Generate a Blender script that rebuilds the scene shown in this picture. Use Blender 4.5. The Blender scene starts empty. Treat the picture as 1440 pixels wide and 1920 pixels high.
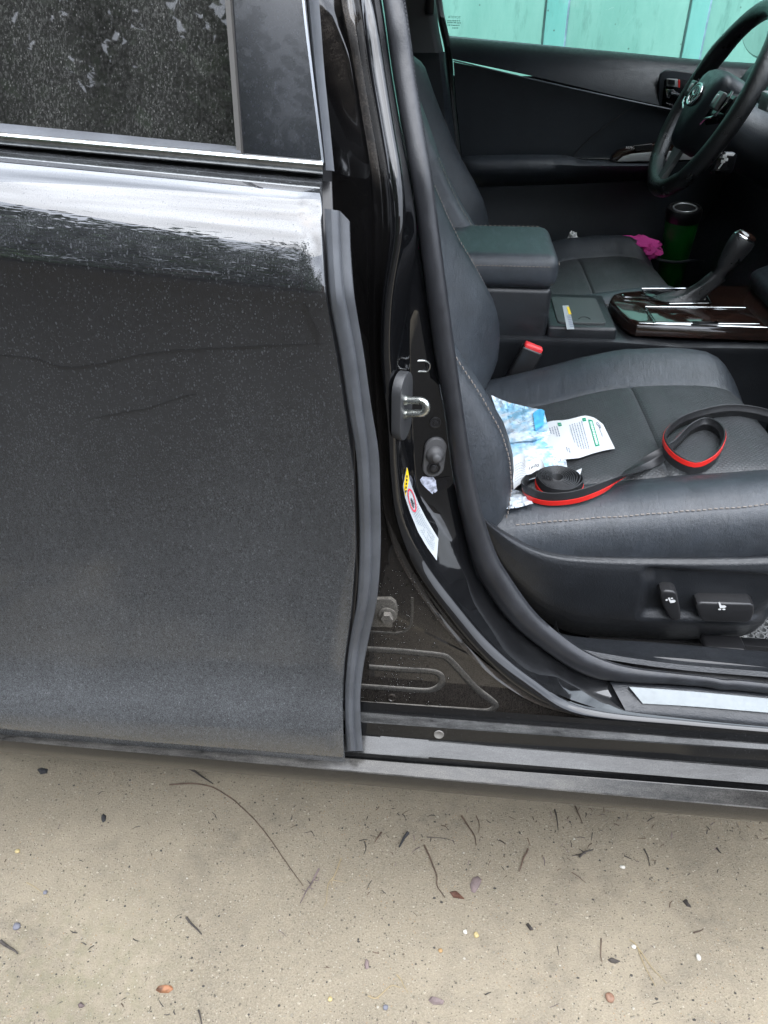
import bpy, bmesh, math, random
from mathutils import Vector, Matrix, noise as mnoise
from mathutils.bvhtree import BVHTree
V = Vector
random.seed(7)
R = math.radians
scene = bpy.context.scene
COL = scene.collection

# ------------------------------------------------------------------ camera
FPX, CX, CY = 1420.0, 720.0, 960.0          # focal length in pixels of the 1440 x 1920 photograph
CAM = V((0.0, -0.56, 1.055)); PITCH = R(34.7); YAW = R(5.0)
cam_d = bpy.data.cameras.new('camera'); cam = bpy.data.objects.new('camera', cam_d); COL.objects.link(cam)
cam.location = CAM; cam.rotation_euler = (R(90) - PITCH, 0, YAW)
cam_d.sensor_fit = 'VERTICAL'; cam_d.sensor_height = 36.0; cam_d.lens = FPX / 1920 * 36.0
cam_d.clip_start = 0.02; cam_d.clip_end = 500
scene.camera = cam

# ------------------------------------------------------------------ sky, sun, exposure
SUN_EL, SUN_AZ = R(68), R(160)               # azimuth measured from +Y clockwise: behind the viewer, towards the car's front
world = bpy.data.worlds.new('World'); scene.world = world; world.use_nodes = True
wn, wl = world.node_tree.nodes, world.node_tree.links
wn.clear()
wo = wn.new('ShaderNodeOutputWorld'); wb = wn.new('ShaderNodeBackground')
sky = wn.new('ShaderNodeTexSky'); sky.sky_type = 'NISHITA'; sky.sun_disc = False
sky.sun_elevation = SUN_EL; sky.sun_rotation = SUN_AZ; sky.air_density = 1.0; sky.dust_density = 2.0
wtc = wn.new('ShaderNodeTexCoord'); wno = wn.new('ShaderNodeTexNoise'); wno.inputs['Scale'].default_value = 2.6; wno.inputs['Detail'].default_value = 6
wmr = wn.new('ShaderNodeMapRange'); wmr.inputs[1].default_value = .30; wmr.inputs[2].default_value = .58; wmr.inputs[3].default_value = .35; wmr.inputs[4].default_value = 1.0
wcr = wn.new('ShaderNodeMapRange'); wcr.inputs[1].default_value = .3; wcr.inputs[2].default_value = .7; wcr.inputs[3].default_value = 14.0; wcr.inputs[4].default_value = 23.0
wno2 = wn.new('ShaderNodeTexNoise'); wno2.inputs['Scale'].default_value = 4.5; wno2.inputs['Detail'].default_value = 5
wsep = wn.new('ShaderNodeSeparateXYZ'); wl.new(wtc.outputs['Generated'], wsep.inputs[0])
wgr = wn.new('ShaderNodeMapRange'); wgr.inputs[1].default_value = 0; wgr.inputs[2].default_value = 1; wgr.inputs[3].default_value = .5; wgr.inputs[4].default_value = 1.5    # overcast sky: the zenith three times as bright as the horizon
wl.new(wsep.outputs['Z'], wgr.inputs[0]); wmu = wn.new('ShaderNodeMath'); wmu.operation = 'MULTIPLY'
wcc = wn.new('ShaderNodeCombineColor'); wmx = wn.new('ShaderNodeMix'); wmx.data_type = 'RGBA'
wl.new(wtc.outputs['Generated'], wno.inputs['Vector']); wl.new(wtc.outputs['Generated'], wno2.inputs['Vector'])
wl.new(wno.outputs['Fac'], wmr.inputs[0]); wl.new(wno2.outputs['Fac'], wcr.inputs[0])
wl.new(wcr.outputs[0], wmu.inputs[0]); wl.new(wgr.outputs[0], wmu.inputs[1])
for k, tint in enumerate((.91, .98, 1.11)):
    wti = wn.new('ShaderNodeMath'); wti.operation = 'MULTIPLY'; wti.inputs[1].default_value = tint; wl.new(wmu.outputs[0], wti.inputs[0]); wl.new(wti.outputs[0], wcc.inputs[k])
wl.new(wmr.outputs[0], wmx.inputs['Factor']); wl.new(sky.outputs[0], wmx.inputs['A']); wl.new(wcc.outputs[0], wmx.inputs['B'])
wl.new(wmx.outputs['Result'], wb.inputs['Color']); wl.new(wb.outputs[0], wo.inputs['Surface'])
wb.inputs['Strength'].default_value = 0.15
sun_d = bpy.data.lights.new('sun', 'SUN'); sun = bpy.data.objects.new('sun', sun_d); COL.objects.link(sun)
sun_d.energy = 1.5; sun_d.angle = R(70); sun_d.color = (1.0, .955, .88)
sun_dir = V((math.sin(SUN_AZ) * math.cos(SUN_EL), math.cos(SUN_AZ) * math.cos(SUN_EL), math.sin(SUN_EL)))
sun.rotation_euler = (-sun_dir).to_track_quat('-Z', 'Y').to_euler()
scene.view_settings.view_transform = 'Standard'; scene.view_settings.look = 'None'
scene.view_settings.exposure = 0.82; scene.view_settings.gamma = 1.0; scene.view_settings.use_curve_mapping = False
scene.render.engine = 'CYCLES'
scene.cycles.max_bounces = 6; scene.cycles.transparent_max_bounces = 12; scene.cycles.adaptive_threshold = .02

# ------------------------------------------------------------------ sight lines: a pixel of the photograph on a known plane
_fw = V((-math.sin(YAW) * math.cos(PITCH), math.cos(YAW) * math.cos(PITCH), -math.sin(PITCH)))
_rt = V((math.cos(YAW), math.sin(YAW), 0)); _up = _rt.cross(_fw)
def ray(px, py): return _fw + _rt * ((px - CX) / FPX) - _up * ((py - CY) / FPX)
def PY(px, py, y): d = ray(px, py); return CAM + d * ((y - CAM.y) / d.y)
def PZ(px, py, z): d = ray(px, py); return CAM + d * ((z - CAM.z) / d.z)
def PX(px, py, x): d = ray(px, py); return CAM + d * ((x - CAM.x) / d.x)
def pys(pts, y=None): return [PY(p[0], p[1], p[2] if y is None else y) for p in pts]
GZ = 0.05                                    # ground level

# ------------------------------------------------------------------ mesh helpers
def cr(pts, n):
    """Catmull-Rom through pts, resampled to n points of even arc length."""
    pts = [V(p) for p in pts]
    if len(pts) == 2: dense = [pts[0].lerp(pts[1], i / 40) for i in range(41)]
    else:
        ext = [pts[0] * 2 - pts[1]] + pts + [pts[-1] * 2 - pts[-2]]; dense = []
        for i in range(1, len(ext) - 2):
            p0, p1, p2, p3 = ext[i - 1:i + 3]
            for k in range(16):
                t = k / 16
                dense.append(.5 * ((2 * p1) + (p2 - p0) * t + (2 * p0 - 5 * p1 + 4 * p2 - p3) * t * t + (3 * p1 - p0 - 3 * p2 + p3) * t ** 3))
        dense.append(pts[-1])
    L = [0.0]
    for a, b in zip(dense, dense[1:]): L.append(L[-1] + (b - a).length)
    out, j = [], 0
    for i in range(n):
        s = L[-1] * i / (n - 1)
        while j < len(L) - 2 and L[j + 1] < s: j += 1
        d = L[j + 1] - L[j]; out.append(dense[j].lerp(dense[j + 1], 0 if d < 1e-12 else min(1, (s - L[j]) / d)))
    return out
def lerp(a, b, t): return a + (b - a) * t
def interp(tab, x):
    if x <= tab[0][0]: return tab[0][1]
    for (x0, y0), (x1, y1) in zip(tab, tab[1:]):
        if x <= x1:
            t = (x - x0) / (x1 - x0); return y0 + (y1 - y0) * t
    return tab[-1][1]
def sinterp(tab, x):
    """smooth (Catmull) table lookup"""
    n = len(tab)
    if x <= tab[0][0]: return tab[0][1]
    if x >= tab[-1][0]: return tab[-1][1]
    for i in range(n - 1):
        if x <= tab[i + 1][0]:
            x0, y0 = tab[i]; x1, y1 = tab[i + 1]; t = (x - x0) / (x1 - x0); h = x1 - x0
            m0 = (tab[i + 1][1] - tab[max(0, i - 1)][1]) / (tab[i + 1][0] - tab[max(0, i - 1)][0])
            m1 = (tab[min(n - 1, i + 2)][1] - tab[i][1]) / (tab[min(n - 1, i + 2)][0] - tab[i][0])
            return (2 * t ** 3 - 3 * t * t + 1) * y0 + (t ** 3 - 2 * t * t + t) * h * m0 + (-2 * t ** 3 + 3 * t * t) * y1 + (t ** 3 - t * t) * h * m1
class MB:
    def __init__(s): s.v, s.f, s.m = [], [], []
    def add(s, verts, faces, mi=0):
        o = len(s.v); s.v += [V(p) for p in verts]; s.f += [tuple(i + o for i in f) for f in faces]; s.m += [mi] * len(faces); return s
    def grid(s, rows, closed_u=False, closed_v=False, mi=0):
        n, m = len(rows), len(rows[0]); fs = []
        for i in range(n if closed_v else n - 1):
            for j in range(m if closed_u else m - 1):
                a, b = i, (i + 1) % n; c, d = j, (j + 1) % m
                fs.append((a * m + c, a * m + d, b * m + d, b * m + c))
        return s.add([p for r in rows for p in r], fs, mi)
    def bvh(s): return BVHTree.FromPolygons(s.v, s.f)
def hit(b, px, py, off=0.0):
    d = ray(px, py).normalized(); p, n, i, t = b.ray_cast(CAM, d)
    if p is None: return None
    if n.dot(d) > 0: n = -n
    return p + n * off
def hitn(b, px, py):
    d = ray(px, py).normalized(); p, n, i, t = b.ray_cast(CAM, d)
    if p is None: return None, None
    if n.dot(d) > 0: n = -n
    return p, n
def frames(path, hint):
    fr = []; n = len(path)
    for i in range(n):
        t = (path[min(n - 1, i + 1)] - path[max(0, i - 1)]).normalized()
        h = hint(i / (n - 1)) if callable(hint) else V(hint)
        nn = (h - t * h.dot(t)).normalized(); fr.append((nn, t.cross(nn).normalized()))
    return fr
def sweep(mb, path, prof, hint=(0, -1, 0), cap=True, scale=None, mi=0):
    fr = frames(path, hint); rows = []
    for i, p in enumerate(path):
        k = scale(i / (len(path) - 1)) if scale else 1
        rows.append([p + fr[i][0] * a * k + fr[i][1] * b * k for a, b in prof])
    o = len(mb.v); m = len(prof); mb.grid(rows, closed_u=True, mi=mi)
    if cap:
        mb.f += [tuple(range(o + m - 1, o - 1, -1)), tuple(range(o + (len(rows) - 1) * m, o + len(rows) * m))]; mb.m += [mi, mi]
    return mb
def circ(r, n=10, ry=None): return [(r * math.cos(2 * math.pi * k / n), (ry or r) * math.sin(2 * math.pi * k / n)) for k in range(n)]
def tube(mb, path, r, n=8, scale=None, mi=0):
    t = (path[-1] - path[0]); h = V((0, 0, 1)) if abs(t.normalized().z) < .9 else V((0, 1, 0))
    return sweep(mb, path, circ(r, n), h, True, scale, mi)
def basis(z, x=None):
    z = V(z).normalized(); x = V(x) if x is not None else (V((1, 0, 0)) if abs(z.x) < .9 else V((0, 1, 0)))
    x = (x - z * x.dot(z)).normalized(); y = z.cross(x); return x, y, z
def lathe(mb, prof, org, axis, n=24, mi=0, sx=1.0, sy=1.0, xdir=None):
    x, y, z = basis(axis, xdir); rows = []
    for r, h in prof:
        rows.append([org + z * h + (x * math.cos(2 * math.pi * k / n) * sx + y * math.sin(2 * math.pi * k / n) * sy) * max(r, 1e-5) for k in range(n)])
    return mb.grid(rows, closed_u=True, mi=mi)
def rbox(mb, c, size, bev=.004, seg=2, ax=None, mi=0):
    """bevelled box; ax = (x,y,z) axes"""
    bm = bmesh.new(); bmesh.ops.create_cube(bm, size=1.0)
    for v in bm.verts: v.co = V((v.co.x * size[0], v.co.y * size[1], v.co.z * size[2]))
    if bev > 0: bmesh.ops.bevel(bm, geom=bm.edges[:], offset=min(bev, .49 * min(size)), segments=seg, profile=.5, affect='EDGES')
    bm.verts.index_update(); x, y, z = ax or (V((1, 0, 0)), V((0, 1, 0)), V((0, 0, 1)))
    mb.add([V(c) + x * v.co.x + y * v.co.y + z * v.co.z for v in bm.verts], [tuple(v.index for v in f.verts) for f in bm.faces], mi); bm.free(); return mb
def plate(mb, pts, th, bev=0.0, seg=2, mi=0, nrm=None):
    """closed outline (3-D, roughly flat) extruded backwards by th along -normal, front edge bevelled"""
    pts = [V(p) for p in pts]; bm = bmesh.new(); vs = [bm.verts.new(p) for p in pts]; f = bm.faces.new(vs); f.normal_update()
    n = V(nrm) if nrm is not None else V((0, -1, 0))
    if f.normal.dot(n) < 0: f.normal_flip()
    nn = f.normal.copy(); r = bmesh.ops.extrude_face_region(bm, geom=[f]); nv = [g for g in r['geom'] if isinstance(g, bmesh.types.BMVert)]
    nf = [g for g in r['geom'] if isinstance(g, bmesh.types.BMFace)]
    for v in vs: pass
    for v in nv: v.co += nn * th
    if bev > 0:
        eg = set(e for ff in nf for e in ff.edges); bmesh.ops.bevel(bm, geom=list(eg), offset=bev, segments=seg, profile=.5, affect='EDGES')
    bmesh.ops.recalc_face_normals(bm, faces=bm.faces[:])
    bmesh.ops.triangulate(bm, faces=[ff for ff in bm.faces if len(ff.verts) > 4])
    bm.verts.index_update(); mb.add([v.co.copy() for v in bm.verts], [tuple(v.index for v in ff.verts) for ff in bm.faces], mi); bm.free(); return mb
def rrect(c, ax, ay, w, h, r, n=5):
    out = []
    for sx, sy, a0 in ((1, 1, 0), (-1, 1, 90), (-1, -1, 180), (1, -1, 270)):
        for k in range(n + 1):
            a = R(a0 + 90 * k / n); out.append(V(c) + ax * (sx * (w / 2 - r) + r * math.cos(a)) + ay * (sy * (h / 2 - r) + r * math.sin(a)))
    return out
def textv(s, size=1.0):
    cu = bpy.data.curves.new('txt', 'FONT'); cu.body = s; cu.size = size; cu.align_x = 'CENTER'; cu.align_y = 'CENTER'; cu.resolution_u = 2
    o = bpy.data.objects.new('txt', cu); COL.objects.link(o); dg = bpy.context.evaluated_depsgraph_get()
    me = bpy.data.meshes.new_from_object(o.evaluated_get(dg)); vs = [v.co.copy() for v in me.vertices]; fs = [tuple(p.vertices) for p in me.polygons]
    bpy.data.objects.remove(o); bpy.data.curves.remove(cu); bpy.data.meshes.remove(me); return vs, fs
def text(mb, s, c, ax, ay, size, mi=0):
    vs, fs = textv(s, size); return mb.add([V(c) + ax * p.x + ay * p.y for p in vs], fs, mi)

# ------------------------------------------------------------------ objects
def build(name, mb, mat, parent=None, smooth=40, **props):
    me = bpy.data.meshes.new(name); me.from_pydata([tuple(p) for p in mb.v], [], mb.f)
    mats = mat if isinstance(mat, (list, tuple)) else [mat]
    for m in mats: me.materials.append(m)
    if len(mats) > 1:
        for p, k in zip(me.polygons, mb.m): p.material_index = k
    bm = bmesh.new(); bm.from_mesh(me); bmesh.ops.recalc_face_normals(bm, faces=bm.faces[:]); bm.to_mesh(me); bm.free()
    if smooth:
        for p in me.polygons: p.use_smooth = True
        me.set_sharp_from_angle(angle=R(smooth))
    o = bpy.data.objects.new(name, me); COL.objects.link(o)
    if parent is not None:
        o.parent = parent
        if parent.type == 'EMPTY': o.location = -parent['_w'] if '_w' in parent else -parent.location
    for k, v in props.items(): o[k] = v
    return o
_world = {}
def thing(name, loc, label, cat, group=None):
    o = bpy.data.objects.new(name, None); COL.objects.link(o); o.location = loc; o.empty_display_size = .05
    o['label'] = label; o['category'] = cat
    if group: o['group'] = group
    return o
def assembly(name, parent, label=None):
    """a part made of several pieces (an Empty under its thing, at the thing's origin of coordinates)"""
    o = bpy.data.objects.new(name, None); COL.objects.link(o); o.parent = parent; o.location = -parent.location; o.empty_display_size = .05
    if label: o['label'] = label
    return o
def sub(name, mb, mat, parent, smooth=40, **props):
    """a piece of a part: same coordinates as the part"""
    o = build(name, mb, mat, None, smooth, **props); o.parent = parent; return o

# ------------------------------------------------------------------ materials
def mk(name):
    m = bpy.data.materials.new(name); m.use_nodes = True; nt = m.node_tree; b = nt.nodes['Principled BSDF']; return m, nt, b
def nd(nt, t, ins=None, **props):
    n = nt.nodes.new(t)
    for k, v in props.items(): setattr(n, k, v)
    for k, v in (ins or {}).items():
        if isinstance(v, bpy.types.NodeSocket): nt.links.new(v, n.inputs[k])
        else: n.inputs[k].default_value = v
    return n
def mth(nt, op, a, b=0.0, clamp=False): return nd(nt, 'ShaderNodeMath', {0: a, 1: b}, operation=op, use_clamp=clamp).outputs[0]
def mrange(nt, v, a, b, c, d): return nd(nt, 'ShaderNodeMapRange', {0: v, 1: a, 2: b, 3: c, 4: d}).outputs[0]
def coords(nt, sc=(1, 1, 1)):
    t = nd(nt, 'ShaderNodeTexCoord'); return nd(nt, 'ShaderNodeMapping', {0: t.outputs['Object'], 3: sc}).outputs[0]
def noise(nt, vec, scale, detail=3, rough=.55): return nd(nt, 'ShaderNodeTexNoise', {'Vector': vec, 'Scale': scale, 'Detail': detail, 'Roughness': rough}).outputs['Fac']
def mixc(nt, f, a, b): 
    n = nd(nt, 'ShaderNodeMix', data_type='RGBA')
    for s, v in (('Factor', f), ('A', a), ('B', b)):
        if isinstance(v, bpy.types.NodeSocket): nt.links.new(v, n.inputs[s])
        else: n.inputs[s].default_value = v if not isinstance(v, tuple) else (*v, 1)[:4]
    return n.outputs['Result']
def bump(nt, b, h, strength=.3, dist=.002):
    n = nd(nt, 'ShaderNodeBump', {'Strength': strength, 'Distance': dist, 'Height': h}); nt.links.new(n.outputs[0], b.inputs['Normal']); return n
def plain(name, col, rough=.5, metal=0.0, grain=0, gs=400, gd=.0004, spec=.5, var=.0, vs=12):
    m, nt, b = mk(name); b.inputs['Base Color'].default_value = (*col, 1); b.inputs['Roughness'].default_value = rough; b.inputs['Metallic'].default_value = metal
    b.inputs['Specular IOR Level'].default_value = spec
    c = coords(nt)
    if grain: bump(nt, b, noise(nt, c, gs, 2), grain, gd)
    if var:
        f = mrange(nt, noise(nt, c, vs, 4), .35, .65, 0, 1)
        nt.links.new(mixc(nt, f, tuple(x * (1 - var) for x in col), tuple(min(1, x * (1 + var)) for x in col)), b.inputs['Base Color'])
        nt.links.new(mrange(nt, noise(nt, c, vs * 5, 3), .3, .7, rough * .8, min(1, rough * 1.25)), b.inputs['Roughness'])
    return m
def paint(name, zlo, zhi, dlo, dhi, spot=.5, updust=.0, rough=.06, sc=1.0, col=(.0028, .0029, .0034), dcol=(.135, .136, .134), wavy=.0, coat=.25, uprange=(.25, .85)):
    """glossy black car paint under dried road dust and rain marks"""
    m, nt, b = mk(name); out = nt.nodes['Material Output']
    b.inputs['Base Color'].default_value = (*col, 1); b.inputs['Roughness'].default_value = rough; b.inputs['Specular IOR Level'].default_value = .5; b.inputs['Coat Weight'].default_value = coat; b.inputs['Coat IOR'].default_value = 1.75; b.inputs['Coat Roughness'].default_value = rough * .12
    tc = nd(nt, 'ShaderNodeTexCoord').outputs['Object']
    sep = nd(nt, 'ShaderNodeSeparateXYZ', {0: tc}); z = sep.outputs['Z']
    c = coords(nt, (1, 1, .45))
    big = mrange(nt, noise(nt, c, 5 * sc, 4, .55), .3, .7, .7, 1.15)
    fine = mrange(nt, noise(nt, c, 1400 * sc, 2, .7), .36, .66, .45, 1.35)
    mid = mrange(nt, noise(nt, c, 330 * sc, 3, .6), .35, .65, .85, 1.12)
    base = mrange(nt, z, zlo, zhi, dlo, dhi)
    d = mth(nt, 'MULTIPLY', mth(nt, 'MULTIPLY', base, big), mth(nt, 'MULTIPLY', fine, mid))
    # rain marks: small rings and specks, one per cell, many missing
    for s, k, th in ((430, .9, .62), (800, .6, .45)):
        vo = nd(nt, 'ShaderNodeTexVoronoi', {'Vector': coords(nt, (1, 1, .62)), 'Scale': s * sc, 'Randomness': 1.0})
        near = mrange(nt, vo.outputs['Distance'], .34, .16, 0, 1); hole = mrange(nt, vo.outputs['Distance'], .05, .2, .25, 1)
        rnd = nd(nt, 'ShaderNodeSeparateColor', {0: vo.outputs['Color']})
        on = mrange(nt, rnd.outputs[0], th, th + .5, 0, 1)
        d = mth(nt, 'ADD', d, mth(nt, 'MULTIPLY', mth(nt, 'MULTIPLY', near, hole), mth(nt, 'MULTIPLY', on, mth(nt, 'MULTIPLY', mth(nt, 'MULTIPLY', mid, big), spot * k * .45))))
    if updust:
        g = nd(nt, 'ShaderNodeNewGeometry'); nz = nd(nt, 'ShaderNodeSeparateXYZ', {0: g.outputs['Normal']}).outputs['Z']
        lay = mth(nt, 'MULTIPLY', mrange(nt, nz, uprange[0], uprange[1], 0, updust), mth(nt, 'MULTIPLY', mrange(nt, noise(nt, coords(nt, (.3, 1, 1)), 85, 5, .75), .32, .7, .08, 1.5), fine))
        d = mth(nt, 'ADD', d, lay)
    d = mth(nt, 'MINIMUM', d, .92, True)
    dn = nd(nt, 'ShaderNodeBsdfPrincipled', {'Roughness': .85})
    nt.links.new(mixc(nt, noise(nt, c, 25, 4), tuple(x * .8 for x in dcol), dcol), dn.inputs['Base Color'])
    mx = nd(nt, 'ShaderNodeMixShader', {0: d, 1: b.outputs[0], 2: dn.outputs[0]}); nt.links.new(mx.outputs[0], out.inputs['Surface'])
    if wavy: bump(nt, b, noise(nt, coords(nt, (.5, 1, 1)), 14, 2), wavy, .004)
    return m
def leather(name, col=(.023, .0275, .0335), rough=.36, perf=False):
    m, nt, b = mk(name); b.inputs['Roughness'].default_value = rough; b.inputs['Specular IOR Level'].default_value = .75
    c = coords(nt); vo = nd(nt, 'ShaderNodeTexVoronoi', {'Vector': c, 'Scale': 620, 'Randomness': 1.0}, feature='DISTANCE_TO_EDGE')
    cr_ = mrange(nt, vo.outputs['Distance'], 0, .18, 0, 1); wr = mth(nt, 'ADD', noise(nt, coords(nt, (1, .55, 1)), 70, 5, .65), mrange(nt, noise(nt, coords(nt, (1.6, .35, .7)), 38, 3, .6), .40, .60, 0, .35))
    h = mth(nt, 'ADD', mth(nt, 'MULTIPLY', cr_, .25), mth(nt, 'MULTIPLY', wr, 1.3))
    colr = mixc(nt, mrange(nt, noise(nt, c, 30, 4), .35, .7, 0, 1), col, tuple(x * 1.45 for x in col))
    if perf:
        v2 = nd(nt, 'ShaderNodeTexVoronoi', {'Vector': nd(nt, 'ShaderNodeMapping', {0: nd(nt, 'ShaderNodeTexCoord').outputs['Object'], 2: (0, 0, R(45))}).outputs[0], 'Scale': 205.0, 'Randomness': 0.0}, voronoi_dimensions='2D')
        dot = mrange(nt, v2.outputs['Distance'], .2, .34, 1, 0)
        colr = mixc(nt, mth(nt, 'MULTIPLY', dot, .6), colr, (.05, .054, .058)); h = mth(nt, 'SUBTRACT', h, mth(nt, 'MULTIPLY', dot, .9))
    nt.links.new(colr, b.inputs['Base Color'])
    nt.links.new(mrange(nt, wr, .3, .7, rough * .85, rough * 1.2), b.inputs['Roughness'])
    bump(nt, b, h, .4, .0017); return m
def wood(name):
    m, nt, b = mk(name); w = nd(nt, 'ShaderNodeTexNoise', {'Vector': coords(nt, (2.2, 14, 14)), 'Scale': 9.0, 'Detail': 6.0, 'Roughness': .65, 'Distortion': 1.6})
    f = mrange(nt, w.outputs['Fac'], .35, .68, 0, 1)
    nt.links.new(mixc(nt, f, (.005, .0035, .003), (.028, .0125, .009)), b.inputs['Base Color']); b.inputs['Roughness'].default_value = .12
    b.inputs['Coat Weight'].default_value = 1; b.inputs['Coat Roughness'].default_value = .03; return m
def glassy(name, tint, gloss_rough=.02, dust=0.0, dcol=(.3, .3, .28)):
    m, nt, b = mk(name); out = nt.nodes['Material Output']; nt.nodes.remove(b)
    tr = nd(nt, 'ShaderNodeBsdfTransparent', {'Color': (*tint, 1)}); gl = nd(nt, 'ShaderNodeBsdfGlossy', {'Color': (1, 1, 1, 1), 'Roughness': gloss_rough}); fr = nd(nt, 'ShaderNodeFresnel', {'IOR': 1.52})
    mx = nd(nt, 'ShaderNodeMixShader', {0: fr.outputs[0], 1: tr.outputs[0], 2: gl.outputs[0]}).outputs[0]
    if dust:
        c = coords(nt, (1, 1, .4)); d = mrange(nt, noise(nt, c, 620, 3, .7), .45, .8, .05, dust * .9)
        for s, k, th in ((480, 1.2, .45), (850, .8, .35)):
            vo = nd(nt, 'ShaderNodeTexVoronoi', {'Vector': coords(nt, (1, 1, .6)), 'Scale': s, 'Randomness': 1.0})
            sp = mth(nt, 'MULTIPLY', mrange(nt, vo.outputs['Distance'], .30, .12, 0, 1), mrange(nt, nd(nt, 'ShaderNodeSeparateColor', {0: vo.outputs['Color']}).outputs[0], th, 1, 0, k * dust))
            d = mth(nt, 'ADD', d, sp)
        d = mth(nt, 'MULTIPLY', d, mrange(nt, noise(nt, coords(nt, (1, 1, .3)), 18, 4), .3, .7, .45, 1.2), True)
        df = nd(nt, 'ShaderNodeBsdfDiffuse', {'Color': (*dcol, 1)})
        mx = nd(nt, 'ShaderNodeMixShader', {0: d, 1: mx, 2: df.outputs[0]}).outputs[0]
    nt.links.new(mx, out.inputs['Surface']); return m

M = {}
M['door_paint'] = paint('door_paint', .90, .46, .05, .44, 1.6, rough=.025, coat=1.0, dcol=(.124, .131, .138), updust=.13, uprange=(.12, .36))
M['pillar_paint'] = paint('pillar_paint', 1.05, .35, .008, .016, .16, updust=.05, rough=.04, wavy=.03, dcol=(.12, .125, .13))
M['jamb_paint'] = paint('jamb_paint', .85, .38, .02, .20, .35, updust=.5, rough=.08, dcol=(.12, .10, .08))
M['sill_paint'] = paint('sill_paint', .41, .29, .03, .06, .3, updust=.30, rough=.16, dcol=(.17, .17, .165), coat=0.0)
M['rocker_paint'] = paint('rocker_paint', .36, .27, .07, .20, .25, updust=.42, rough=.2, coat=0.0, dcol=(.15, .142, .128))
M['applique'] = paint('applique', 1.1, .9, .045, .055, .45, rough=.14, sc=1.1, dcol=(.13, .15, .19), coat=.1)
M['rubber'] = plain('rubber', (.058, .062, .069), .48, grain=.15, gs=300, var=.18, vs=30)
M['rubber_dark'] = plain('rubber_dark', (.014, .015, .016), .5, grain=.2, gs=260, var=.2, vs=25)
M['seal'] = plain('seal', (.018, .019, .022), .36, grain=.35, gs=700, gd=.0005, var=.2, vs=40)
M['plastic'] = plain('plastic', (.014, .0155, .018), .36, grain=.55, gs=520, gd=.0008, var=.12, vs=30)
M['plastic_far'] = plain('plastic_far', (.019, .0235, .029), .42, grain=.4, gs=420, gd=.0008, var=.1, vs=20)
M['trim_grey'] = plain('trim_grey', (.07, .073, .073), .6, grain=.3, gs=420)
M['gloss_black'] = plain('gloss_black', (.006, .006, .007), .08)
M['satin_black'] = plain('satin_black', (.012, .012, .013), .3)
M['chrome'] = plain('chrome', (.55, .56, .57), .12, 1.0, grain=.08, gs=160, gd=.0006)
M['chrome_dusty'] = plain('chrome_dusty', (.66, .68, .68), .2, 1.0, grain=.25, gs=420, gd=.0006, var=.12, vs=60)
M['zinc'] = plain('zinc', (.62, .64, .6), .28, 1.0, grain=.3, gs=500, var=.15, vs=120)
M['brushed'] = plain('brushed', (.165, .182, .187), .42, .15, grain=.1, gs=300, var=.05, vs=60)
M['silver_plastic'] = plain('silver_plastic', (.42, .44, .44), .35, .4)
M['leather'] = leather('leather'); M['perforated'] = leather('perforated', (.022, .024, .026), .46, True); M['wheel_leather'] = leather('wheel_leather', (.009, .0095, .0105), .28)
M['wood'] = wood('wood')
M['stitch'] = plain('stitch', (.19, .165, .145), .8)
M['carpet'] = plain('carpet', (.018, .018, .019), .95, grain=1, gs=900, gd=.004)
M['mat'] = plain('mat', (.22, .225, .225), .7, grain=.3, gs=500)
M['mat_edge'] = plain('mat_edge', (.38, .39, .38), .8, grain=.6, gs=900, gd=.002)
M['red'] = plain('red', (.62, .02, .015), .35)
M['red_buckle'] = plain('red_buckle', (.75, .045, .05), .35)
M['white'] = plain('white', (.62, .62, .61), .6)
M['white_print'] = plain('white_print', (.36, .38, .395), .6)
M['yellow'] = plain('yellow', (.8, .55, .01), .5)
M['ink'] = plain('ink', (.02, .02, .022), .6); M['ink_grey'] = plain('ink_grey', (.20, .225, .30), .7); M['ink_green'] = plain('ink_green', (.0, .28, .15), .6); M['ink_blue'] = plain('ink_blue', (.015, .30, .75), .5)
M['rear_glass'] = glassy('rear_glass', (.045, .055, .048), .015, .24)
M['clear_glass'] = glassy('clear_glass', (.90, .94, .93), .01)
M['water'] = glassy('water', (.9, .9, .9), .01)
M['headliner'] = plain('headliner', (.30, .295, .285), .9)

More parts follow.
